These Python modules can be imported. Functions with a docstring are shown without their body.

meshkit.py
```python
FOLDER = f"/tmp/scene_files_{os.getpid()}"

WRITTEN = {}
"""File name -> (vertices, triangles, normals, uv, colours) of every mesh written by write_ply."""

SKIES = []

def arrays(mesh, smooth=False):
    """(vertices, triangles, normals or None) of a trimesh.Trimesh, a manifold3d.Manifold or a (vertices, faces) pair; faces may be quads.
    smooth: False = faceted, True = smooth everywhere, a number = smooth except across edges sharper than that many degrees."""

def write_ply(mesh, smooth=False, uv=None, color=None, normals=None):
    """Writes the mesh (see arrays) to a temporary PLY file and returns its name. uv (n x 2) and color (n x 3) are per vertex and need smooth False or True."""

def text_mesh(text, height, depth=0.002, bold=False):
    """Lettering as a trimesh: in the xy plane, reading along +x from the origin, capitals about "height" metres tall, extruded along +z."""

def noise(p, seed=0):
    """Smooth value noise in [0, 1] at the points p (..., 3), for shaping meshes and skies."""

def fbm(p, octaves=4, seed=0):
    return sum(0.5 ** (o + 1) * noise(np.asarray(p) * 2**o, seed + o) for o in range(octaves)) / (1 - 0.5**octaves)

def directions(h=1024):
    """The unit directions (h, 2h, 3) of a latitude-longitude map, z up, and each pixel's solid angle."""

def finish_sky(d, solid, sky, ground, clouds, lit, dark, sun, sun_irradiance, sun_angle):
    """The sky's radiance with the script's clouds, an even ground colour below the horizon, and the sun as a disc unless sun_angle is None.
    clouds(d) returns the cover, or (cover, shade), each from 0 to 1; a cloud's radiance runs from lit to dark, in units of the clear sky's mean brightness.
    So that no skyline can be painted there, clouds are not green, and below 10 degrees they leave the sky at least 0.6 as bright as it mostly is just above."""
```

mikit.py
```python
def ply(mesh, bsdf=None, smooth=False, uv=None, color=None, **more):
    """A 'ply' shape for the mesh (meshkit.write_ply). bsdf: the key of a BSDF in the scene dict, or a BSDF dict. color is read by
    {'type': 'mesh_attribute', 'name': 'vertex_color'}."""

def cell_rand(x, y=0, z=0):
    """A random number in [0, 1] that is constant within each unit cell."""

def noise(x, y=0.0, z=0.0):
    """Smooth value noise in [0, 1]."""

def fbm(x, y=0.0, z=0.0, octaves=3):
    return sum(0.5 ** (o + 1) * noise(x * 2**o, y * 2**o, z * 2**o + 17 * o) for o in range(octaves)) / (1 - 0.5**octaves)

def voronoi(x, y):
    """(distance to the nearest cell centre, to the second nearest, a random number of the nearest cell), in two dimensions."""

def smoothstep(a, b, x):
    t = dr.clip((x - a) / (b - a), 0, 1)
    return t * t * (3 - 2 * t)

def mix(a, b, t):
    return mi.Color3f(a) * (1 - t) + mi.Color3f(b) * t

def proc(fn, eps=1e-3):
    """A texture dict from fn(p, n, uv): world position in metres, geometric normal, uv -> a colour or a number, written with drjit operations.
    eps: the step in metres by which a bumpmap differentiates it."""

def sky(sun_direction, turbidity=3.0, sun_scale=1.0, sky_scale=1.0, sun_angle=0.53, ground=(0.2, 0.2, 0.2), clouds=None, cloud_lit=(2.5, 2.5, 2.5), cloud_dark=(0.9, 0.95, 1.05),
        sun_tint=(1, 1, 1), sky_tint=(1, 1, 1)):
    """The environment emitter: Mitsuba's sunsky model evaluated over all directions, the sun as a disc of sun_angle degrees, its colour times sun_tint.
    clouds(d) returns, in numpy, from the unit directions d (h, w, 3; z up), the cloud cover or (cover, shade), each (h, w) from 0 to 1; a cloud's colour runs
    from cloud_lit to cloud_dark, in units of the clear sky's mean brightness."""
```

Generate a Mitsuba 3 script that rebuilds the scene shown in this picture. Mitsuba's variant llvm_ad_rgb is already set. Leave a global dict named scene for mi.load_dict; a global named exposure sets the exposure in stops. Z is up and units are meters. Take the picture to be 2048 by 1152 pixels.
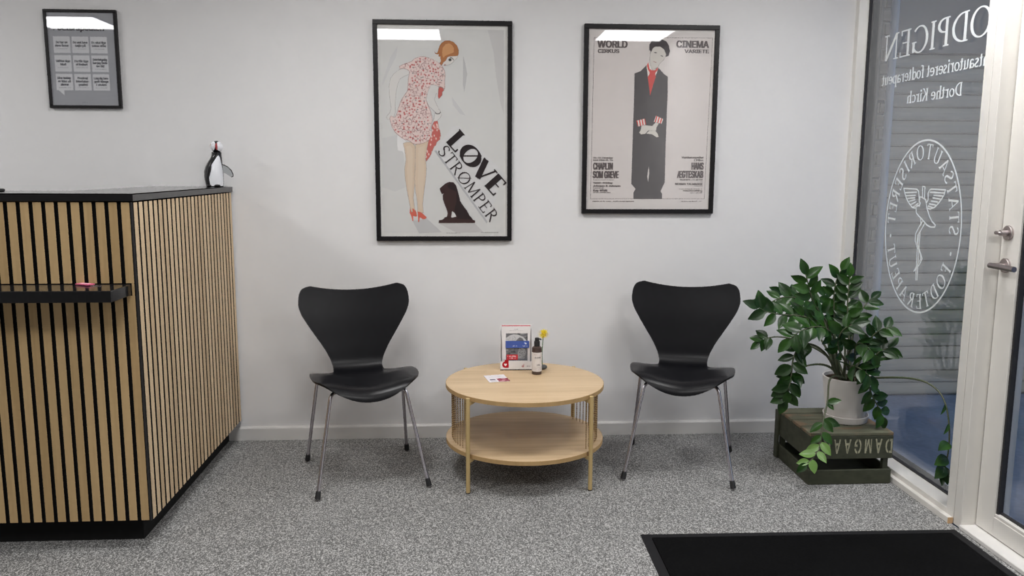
import math, random, numpy as np, trimesh, mitsuba as mi, mikit, meshkit
import drjit as dr
from shapely.geometry import Polygon, LineString, Point, box as sbox
from shapely.ops import unary_union
from shapely import affinity
from mikit import noise, fbm, cell_rand, smoothstep, mix, proc
T = mi.ScalarTransform4f
scene, labels = {}, {}
random.seed(7)
rng = np.random.default_rng(7)

# ------------------------------------------------------------------ camera, sky, lamps, exposure
exposure = 0.85
YAW, PITCH, ROLL, FOCAL = math.radians(3.3715), math.radians(8.3104), math.radians(0.2127), 1622.47
CAM = np.array([0.0, -3.9629, 1.3373])
_f = np.array([math.sin(YAW) * math.cos(PITCH), math.cos(YAW) * math.cos(PITCH), -math.sin(PITCH)])
_r = np.array([math.cos(YAW), -math.sin(YAW), 0.0])
_u = np.cross(_r, _f)
_up = -math.sin(ROLL) * _r + math.cos(ROLL) * _u
scene['camera'] = {'type': 'perspective', 'fov': math.degrees(2 * math.atan(1024 / FOCAL)), 'fov_axis': 'x', 'near_clip': 0.05, 'far_clip': 200.0,
                   'to_world': T().look_at(origin=CAM.tolist(), target=(CAM + _f).tolist(), up=_up.tolist())}
SKY = 1.35
LAMP = 12.5
LAMP_COLOUR = (1.0, 0.993, 0.985)
scene['sky'] = mikit.sky((-0.6, 0.5, 0.55), turbidity=4.0, sun_scale=0.0, sky_scale=SKY, ground=(0.12, 0.13, 0.15),
                         clouds=lambda d: np.full(d.shape[:2], 0.8), cloud_lit=(0.62, 0.92, 1.42), cloud_dark=(0.62, 0.92, 1.42), sky_tint=(0.6, 0.95, 1.5))
CEIL = 2.5
LAMPS = [(-0.5, -3.38), (1.475, -3.29), (-3.15, -3.03), (-0.5, -1.42), (1.475, -1.36), (-3.16, -1.30)]


def lin(r, g, b):
    c = np.array([r, g, b], float) / 255
    return tuple(float(x) for x in np.where(c <= 0.04045, c / 12.92, ((c + 0.055) / 1.055) ** 2.4))


# ------------------------------------------------------------------ helpers
def add(key, mesh, mat, smooth=False, label=None, category=None, group=None, kind=None, **more):
    base, n = key, 0
    while key in scene:
        n += 1
        key = '%s_%03d' % (base, n)
    scene[key] = mikit.ply(mesh, mat, smooth=smooth, **more) if not isinstance(mesh, dict) else {**mesh, **more}
    tag(key, label, category, group, kind)
    return key


def tag(key, label=None, category=None, group=None, kind=None):
    d = {k: v for k, v in dict(label=label, category=category, group=group, kind=kind).items() if v}
    if d:
        labels[key] = {**labels.get(key, {}), **d}


def cat(*ms):
    return trimesh.util.concatenate([m for x in ms for m in (x if isinstance(x, list) else [x])])


def bx(x0, x1, y0, y1, z0, z1, c=0.0):
    lo, hi = np.minimum([x0, y0, z0], [x1, y1, z1]), np.maximum([x0, y0, z0], [x1, y1, z1])
    if c <= 0:
        return trimesh.creation.box(bounds=[lo, hi])
    c = min(c, 0.45 * float((hi - lo).min()))
    pts = []
    for i in range(8):
        s = np.array([i & 1, i >> 1 & 1, i >> 2 & 1])
        p = np.where(s, hi, lo)
        q = np.where(s, hi - c, lo + c)
        for k in range(3):
            w = q.copy()
            w[k] = p[k]
            pts.append(w)
    return trimesh.convex.convex_hull(np.array(pts))


def tube(pts, r, sides=10, caps=True):
    p = np.asarray(pts, float)
    r = np.broadcast_to(np.asarray(r, float), (len(p),))
    t = np.gradient(p, axis=0)
    t /= np.linalg.norm(t, axis=1, keepdims=True) + 1e-12
    a = np.cross(t[0], [0.0, 0.0, 1.0] if abs(t[0][2]) < 0.9 else [1.0, 0.0, 0.0])
    fr = []
    for k in range(len(p)):
        a = a - t[k] * (a @ t[k])
        a /= np.linalg.norm(a)
        fr.append((a.copy(), np.cross(t[k], a)))
    ang = np.arange(sides) * 2 * np.pi / sides
    v = np.concatenate([p[k] + r[k] * (np.cos(ang)[:, None] * fr[k][0] + np.sin(ang)[:, None] * fr[k][1]) for k in range(len(p))])
    f = []
    for k in range(len(p) - 1):
        for j in range(sides):
            a0, a1, b0, b1 = k * sides + j, k * sides + (j + 1) % sides, (k + 1) * sides + j, (k + 1) * sides + (j + 1) % sides
            f += [[a0, a1, b1], [a0, b1, b0]]
    if caps:
        n = len(v)
        v = np.vstack([v, p[:1], p[-1:]])
        for j in range(sides):
            f.append([n, (j + 1) % sides, j])
            f.append([n + 1, (len(p) - 1) * sides + j, (len(p) - 1) * sides + (j + 1) % sides])
    return trimesh.Trimesh(v, np.array(f), process=False)


def spline(pts, n=24):
    from scipy.interpolate import CubicSpline
    p = np.asarray(pts, float)
    s = np.concatenate([[0], np.cumsum(np.linalg.norm(np.diff(p, axis=0), axis=1) + 1e-9)])
    return CubicSpline(s, p)(np.linspace(0, s[-1], n))


def lathe(prof, n=48, cx=0, cy=0, cz=0):
    prof = np.asarray(prof, float)
    a = np.arange(n) * 2 * np.pi / n
    v = np.concatenate([np.stack([cx + r * np.cos(a), cy + r * np.sin(a), np.full(n, cz + z)], 1) for r, z in prof])
    f = []
    for k in range(len(prof) - 1):
        for j in range(n):
            a0, a1, b0, b1 = k * n + j, k * n + (j + 1) % n, (k + 1) * n + j, (k + 1) * n + (j + 1) % n
            f += [[a0, a1, b1], [a0, b1, b0]]
    return trimesh.Trimesh(v, np.array(f), process=False)


def extrude(poly, h):
    polys = [g for g in getattr(poly, 'geoms', [poly]) if g.geom_type == 'Polygon' and g.area > 1e-10]
    return cat([trimesh.creation.extrude_polygon(g, h, engine='earcut') for g in polys])


def parse(s):
    return [tuple(float(c) / 1000 for c in t.split(',')) for t in s.split()]


def poly(s):
    p = Polygon(parse(s) if isinstance(s, str) else s)
    return p if p.is_valid else p.buffer(0)


class Ink:
    """Flat print: coloured outlines in an (a, b) plane, later layers a hair in front of earlier ones; one mesh with a colour per vertex."""

    def __init__(self):
        self.v, self.f, self.c, self.layer = [], [], [], 0
        self.n = 0

    def fill(self, g, col, step=True):
        if step:
            self.layer += 1
        for q in getattr(g, 'geoms', [g]):
            if q.geom_type != 'Polygon' or q.area < 1e-9:
                continue
            v, f = trimesh.creation.triangulate_polygon(q, engine='earcut')
            self.v.append(np.column_stack([v, np.full(len(v), self.layer * 6e-5)]))
            self.f.append(np.asarray(f) + self.n)
            self.c.append(np.tile(lin(*col), (len(v), 1)))
            self.n += len(v)

    def text(self, s, x0, z0, height, width=None, col=(40, 36, 38), bold=False, right=False, step=False):
        m = meshkit.text_mesh(s, height, 0.0002, bold)
        v, f = m.vertices.copy(), m.faces
        w = v[:, 0].max() - v[:, 0].min()
        v[:, 0] = (v[:, 0] - v[:, 0].min()) * ((width / w) if width else 1)
        keep = np.all(m.vertices[m.faces][:, :, 2] > 1e-4, axis=1)
        f = f[keep]
        used, inv = np.unique(f, return_inverse=True)
        v = v[used]
        if step:
            self.layer += 1
        shift = x0 - (v[:, 0].max() if right else 0)
        for dx in ((0, -.05 * height, .05 * height) if bold else (0,)):   # bold print: thicker strokes
            self.v.append(np.column_stack([v[:, 0] + shift + dx, v[:, 1] + z0, np.full(len(v), (self.layer + 1) * 6e-5)]))
            self.f.append(inv.reshape(-1, 3) + self.n)
            self.c.append(np.tile(lin(*col), (len(v), 1)))
            self.n += len(v)

    def squiggle(self, x0, z0, h, w, col):
        # print too small to read: a row of tiny letter-sized strokes
        r, x, out = random.Random(int(abs(x0 * 7919 + z0 * 104729) * 100)), x0, []
        while x < x0 + w:
            d = h * r.uniform(.35, .8)
            if r.random() > .17:
                out.append(sbox(x, z0, min(x + d * .75, x0 + w), z0 + h * r.choice([.7, .7, 1])))
            x += d
        keep = self.layer
        self.fill(unary_union(out), col)
        self.layer = keep

    def build(self, key, to3d, mat='mat_print', **kw):
        v = np.vstack(self.v)
        p = to3d(v[:, 0], v[:, 1], v[:, 2])
        return add(key, trimesh.Trimesh(p, np.vstack(self.f), process=False), mat, color=np.vstack(self.c), **kw)


# ------------------------------------------------------------------ a small serif alphabet (built from strokes)
def _arc(cx, cy, rx, ry, a0, a1, Tk, n):
    a = np.radians(np.linspace(a0, a1, max(6, int(abs(a1 - a0) / 8))))
    c = np.stack([cx + rx * np.cos(a), cy + ry * np.sin(a)], 1)
    nr = np.stack([np.cos(a) / rx, np.sin(a) / ry], 1)
    nr /= np.linalg.norm(nr, axis=1, keepdims=True)
    w = (n + (Tk - n) * np.abs(np.cos(a)) ** 1.5)[:, None] / 2
    g = Polygon(np.vstack([c + nr * w, (c - nr * w)[::-1]]))
    return g if g.is_valid else g.buffer(0)


def glyph(ch, Tk=0.15, n=0.06, sr=0.13):
    S = lambda x, y0, y1, w=Tk: sbox(x - w / 2, y0, x + w / 2, y1)
    H = lambda x0, x1, y, w=n: sbox(x0, y - w / 2, x1, y + w / 2)
    L = lambda x0, y0, x1, y1, w: LineString([(x0, y0), (x1, y1)]).buffer(w / 2, cap_style=2)
    sf = lambda x, y, l=sr: sbox(x - l, y - n / 2 if 0 < y < 1 else (y if y <= 0 else y - n), x + l, y + n / 2 if 0 < y < 1 else (y + n if y <= 0 else y))
    A = lambda *a: _arc(*a, Tk, n)
    x = 0.64
    D = {
        'I': ([S(.16, 0, 1), sf(.16, 0), sf(.16, 1)], .34),
        'T': ([S(.34, 0, 1), H(0.02, .66, 1 - n / 2), S(.04, .82, 1, n), S(.64, .82, 1, n), sf(.34, 0)], .68),
        'D': ([S(.15, 0, 1), A(.2, .5, .48, .5 - n / 2, -90, 90), H(.02, .22, n / 2), H(.02, .22, 1 - n / 2)], .8),
        'P': ([S(.15, 0, 1), A(.24, .74, .28, .26 - n / 2, -90, 90), H(.02, .26, 1 - n / 2), H(.15, .26, .5), sf(.15, 0)], .6),
        'R': ([S(.15, 0, 1), A(.24, .74, .28, .26 - n / 2, -90, 90), H(.02, .26, 1 - n / 2), H(.15, .26, .5), sf(.15, 0), L(.3, .5, .66, 0, Tk)], .72),
        'E': ([S(.15, 0, 1), H(.02, .54, 1 - n / 2), H(.15, .46, .52), H(.02, .58, n / 2), S(.52, .8, 1, n), S(.56, 0, .2, n)], .64),
        'F': ([S(.15, 0, 1), H(.02, .54, 1 - n / 2), H(.15, .44, .52), S(.52, .8, 1, n), sf(.15, 0)], .58),
        'N': ([S(.13, 0, 1, n * 1.3), S(.7, 0, 1, n * 1.3), L(.12, .98, .7, .02, Tk), sf(.13, 0), sf(.7, 1), sf(.1, 1, .09)], .84),
        'G': ([A(.44, .5, .37, .5 - n / 2, 42, 330), S(.74, .05, .42), sf(.72, .42, .12)], .86),
        'O': ([A(.44, .5, .37, .5 - n / 2, 0, 360)], .88),
        'Ø': ([A(.44, .5, .37, .5 - n / 2, 0, 360), L(.14, .06, .74, .94, n * .8)], .88),
        'S': ([A(.3, .74, .2, .26 - n / 2, 20, 250), A(.3, .25, .22, .25 - n / 2, -160, 90), L(.16, .62, .46, .38, Tk * .95), ], .6),
        'A': ([L(.05, 0, .37, 1, n * 1.1), L(.37, 1, .68, 0, Tk), H(.14, .58, .33), sf(.05, 0, .1), sf(.68, 0, .12)], .76),
        'U': ([S(.15, .3, 1), S(.66, .3, 1, n * 1.3), A(.4, .3, .25, .3 - n / 2, 180, 360), sf(.15, 1), sf(.66, 1, .11)], .8),
        'V': ([L(.05, 1, .38, 0, Tk), L(.38, 0, .68, 1, n * 1.1), sf(.06, 1, .12), sf(.68, 1, .1)], .74),
        'L': ([S(.15, 0, 1), H(.02, .58, n / 2), S(.56, 0, .22, n), sf(.15, 1)], .62),
        'M': ([L(.08, 0, .15, 1, n), L(.15, 1, .46, .06, Tk), L(.46, .06, .78, 1, n), L(.78, 1, .84, 0, Tk), sf(.08, 0, .09), sf(.84, 0, .1)], .94),
        'K': ([S(.15, 0, 1), L(.16, .4, .58, 1, n), L(.3, .56, .66, 0, Tk), sf(.15, 0), sf(.15, 1), sf(.58, 1, .1)], .72),
        't': ([S(.17, .08, .84), H(.03, .34, x - n / 2), A(.28, .14, .11, .14 - n / 2, 180, 320)], .36),
        'a': ([A(.24, .18, .17, .18 - n / 2, 0, 360), S(.43, 0, .44), A(.28, .44, .15, .2 - n / 2, 0, 150), sf(.47, 0, .06)], .54),
        's': ([A(.22, .47, .13, .17 - n / 2, 20, 250), A(.22, .16, .14, .16 - n / 2, -160, 90), L(.13, .4, .33, .24, Tk * .9)], .42),
        'u': ([S(.14, .16, x), S(.46, 0, x), A(.3, .19, .16, .19 - n / 2, 180, 360), sf(.1, x, .06), sf(.5, 0, .06)], .6),
        'o': ([A(.29, x / 2, .23, x / 2 - n / 2, 0, 360)], .58),
        'r': ([S(.15, 0, x), A(.31, .43, .16, .21 - n / 2, 50, 170), sf(.15, 0, .12), sf(.1, x, .06)], .44),
        'i': ([S(.15, 0, x), Point(.15, .86).buffer(.085), sf(.15, 0, .12), sf(.1, x, .06)], .3),
        'e': ([A(.28, x / 2, .22, x / 2 - n / 2, 0, 315), H(.06, .5, .34)], .54),
        'f': ([S(.16, 0, .78), A(.31, .8, .15, .2 - n / 2, 40, 180), H(.03, .34, x - n / 2), sf(.16, 0, .12)], .36),
        'd': ([A(.25, x / 2, .2, x / 2 - n / 2, 0, 360), S(.48, 0, 1), sf(.44, 1, .07), sf(.52, 0, .06)], .62),
        'p': ([A(.35, x / 2, .2, x / 2 - n / 2, 0, 360), S(.13, -.3, x), sf(.13, -.3, .12), sf(.09, x, .06)], .62),
        'h': ([S(.14, 0, 1), A(.32, .42, .18, .22 - n / 2, 0, 180), S(.5, 0, .43), sf(.14, 0, .12), sf(.5, 0, .12), sf(.1, 1, .06)], .66),
        'c': ([A(.28, x / 2, .22, x / 2 - n / 2, 45, 315)], .5),
        '.': ([Point(.15, .45).buffer(.085)], .3),
        ' ': ([], .3),
    }
    parts, adv = D[ch]
    return (unary_union([p for p in parts]) if parts else Polygon()), adv


def serif(text, h, Tk=0.15, n=0.06, sr=0.13, track=0.04, squeeze=1.0):
    x, out = 0.0, []
    for ch in text:
        g, adv = glyph(ch, Tk, n, sr)
        if not g.is_empty:
            out.append(affinity.translate(g, x, 0))
        x += adv + track
    return affinity.scale(unary_union(out), h * squeeze, h, origin=(0, 0)), x * h * squeeze


# ------------------------------------------------------------------ materials
def mat(name, base, rough=0.5, metallic=0.0, spec=0.5, twosided=True, **more):
    b = {'type': 'principled', 'base_color': base if isinstance(base, dict) else {'type': 'rgb', 'value': list(base)}, 'roughness': rough, 'metallic': metallic, 'specular': spec, **more}
    scene['mat_' + name] = {'type': 'twosided', 'bsdf': b} if twosided else b


WALLC = (0.71, 0.70, 0.70)
mat('wall', proc(lambda p, n, uv: mi.Color3f(*WALLC) * (0.985 + 0.03 * fbm(p.x * 3, p.y * 3, p.z * 3))), 0.75, spec=0.25)
mat('white', (0.68, 0.68, 0.67), 0.6)
mat('trim', (0.67, 0.655, 0.635), 0.42, spec=0.4)
mat('frame_paint', (0.67, 0.648, 0.61), 0.38, spec=0.45)
mat('raw_wood', (0.55, 0.36, 0.2), 0.7)
mat('gasket', (0.012, 0.012, 0.014), 0.6)


def carpet(p, n, uv):
    a = noise(p.x * 300, p.y * 230)
    b = noise(p.x * 610 + 9, p.y * 500 + 3)
    c = fbm(p.x * 6, p.y * 6)
    v = smoothstep(0.10, 0.90, 0.55 * a + 0.45 * b)
    g = 0.085 + 0.45 * v * v + 0.03 * (c - 0.5)
    return mi.Color3f(g * 1.0, g * 0.985, g * 0.965)


mat('carpet', proc(carpet), 0.95, spec=0.1)


def oak(axis, scale=1.0, light=(0.56, 0.40, 0.23), dark=(0.40, 0.26, 0.13), cells=None, face=None):
    def fn(p, n, uv):
        q = [p.x, p.y, p.z]
        s = [4.0 if k == axis else 90.0 * scale for k in range(3)]
        a = fbm(q[0] * s[0], q[1] * s[1], q[2] * s[2], 3)
        w = [1.2 if k == axis else 14.0 * scale for k in range(3)]
        b = noise(q[0] * w[0] + 5, q[1] * w[1], q[2] * w[2])
        t = 0.55 * a + 0.45 * b
        if cells is not None:
            t = t + 0.5 * (cells(p) - 0.5)
        c = mix(light, dark, smoothstep(0.25, 0.85, t))
        # slats: black board with an oak veneer on the face only
        return c if face is None else dr.select(face(n) > 0.6, c, mi.Color3f(0.008, 0.007, 0.0065))
    return proc(fn)


mat('oak_slat_front', oak(2, 1.5, (0.485, 0.335, 0.168), (0.385, 0.257, 0.12), lambda p: cell_rand((p.x + 1.144) / 0.0408 + 50, dr.floor(p.z / 0.93)), lambda n: -n.y), 0.5, spec=0.35)
mat('oak_slat_side', oak(2, 1.5, (0.56, 0.425, 0.27), (0.45, 0.33, 0.20), lambda p: cell_rand((p.y + 1.167) / 0.0447 + 50, 3), lambda n: n.x), 0.5, spec=0.35)
mat('oak_table', oak(0, 0.8, (0.57, 0.42, 0.26), (0.46, 0.325, 0.185)), 0.42, spec=0.4)
mat('oak_edge', oak(2, 0.6, (0.44, 0.29, 0.135), (0.36, 0.225, 0.10)), 0.5, spec=0.3)
scene['mat_black_lacquer'] = {'type': 'twosided', 'bsdf': {'type': 'roughplastic', 'diffuse_reflectance': {'type': 'rgb', 'value': [0.010, 0.010, 0.011]}, 'alpha': 0.035, 'int_ior': 1.5}}
mat('black_matt', (0.008, 0.008, 0.008), 0.8, spec=0.2)
mat('black_plastic', (0.012, 0.012, 0.013), 0.45)
mat('frame_black', (0.006, 0.0055, 0.006), 0.42, spec=0.25)
mat('chair_black', proc(lambda p, n, uv: mi.Color3f(0.0035, 0.0035, 0.0048) * (0.9 + 0.25 * fbm(p.x * 40, p.y * 40, p.z * 6))), 0.33, spec=0.30)
scene['mat_chrome'] = {'type': 'twosided', 'bsdf': {'type': 'roughconductor', 'material': 'Cr', 'alpha': 0.09}}
scene['mat_steel'] = {'type': 'twosided', 'bsdf': {'type': 'roughconductor', 'specular_reflectance': {'type': 'rgb', 'value': [0.62, 0.58, 0.54]}, 'material': 'Cr', 'alpha': 0.25}}
mat('gold_paint', (0.47, 0.34, 0.155), 0.45, spec=0.4)
mat('cord', proc(lambda p, n, uv: mix((0.43, 0.29, 0.135), (0.16, 0.10, 0.05), smoothstep(0.35, 0.65, 0.5 + 0.5 * dr.sin(p.z * 620 + p.y * 500)))), 0.7)
scene['mat_print'] = {'type': 'twosided', 'bsdf': {'type': 'diffuse', 'reflectance': {'type': 'mesh_attribute', 'name': 'vertex_color'}}}
scene['mat_pane'] = {'type': 'thindielectric', 'int_ior': 1.5, 'ext_ior': 1.0}
mat('frost', (0.70, 0.73, 0.73), 0.7, spec=0.2)
mat('ceramic', proc(lambda p, n, uv: mi.Color3f(0.71, 0.675, 0.64) * (0.93 + 0.1 * fbm(p.x * 25, p.y * 25, p.z * 12))), 0.55, spec=0.35)
mat('soil', proc(lambda p, n, uv: mi.Color3f(0.035, 0.024, 0.016) * (0.4 + 1.2 * noise(p.x * 160, p.y * 160))), 0.95, spec=0.1)
mat('crate_green', proc(lambda p, n, uv: mix((0.026, 0.030, 0.018), (0.055, 0.058, 0.036), fbm(p.x * 30, p.y * 30, p.z * 40))), 0.62, spec=0.35)


def crate_top(p, n, uv):
    wear = smoothstep(0.54, 0.74, fbm(p.x * 9 + 3, p.y * 26, p.z * 8) + 0.22 * smoothstep(0.13, 0.19, dr.abs(p.x - 1.65)))
    g = mix((0.075, 0.078, 0.05), (0.13, 0.13, 0.09), fbm(p.x * 14, p.y * 160))
    return mix(g, (0.17, 0.105, 0.062), wear * 0.75)


mat('crate_top', proc(crate_top), 0.7, spec=0.25)
mat('stencil', proc(lambda p, n, uv: mix((0.17, 0.165, 0.11), (0.38, 0.365, 0.26), noise(p.x * 120, p.y * 120, p.z * 60))), 0.7)
mat('rubber_mat', proc(lambda p, n, uv: mi.Color3f(0.0035, 0.0035, 0.0037) * (0.6 + 0.8 * noise(p.x * 300, p.y * 300) + 0.5 * fbm(p.x * 5, p.y * 8))), 0.95, spec=0.04)
mat('mat_border', (0.011, 0.011, 0.012), 0.7, spec=0.15)


def leaf_colour(p, n, uv):
    v = fbm(p.x * 14, p.y * 14, p.z * 14)
    return mix((0.006, 0.024, 0.004), (0.022, 0.068, 0.009), smoothstep(0.3, 0.75, v))


scene['mat_leaf'] = {'type': 'twosided', 'bsdf': {'type': 'principled', 'base_color': proc(leaf_colour), 'roughness': 0.3, 'specular': 0.3}}
mat('leaf_young', (0.13, 0.24, 0.06), 0.32)
mat('stem', proc(lambda p, n, uv: mix((0.035, 0.06, 0.022), (0.085, 0.085, 0.05), noise(p.x * 60, p.y * 60, p.z * 60))), 0.5)

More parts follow.
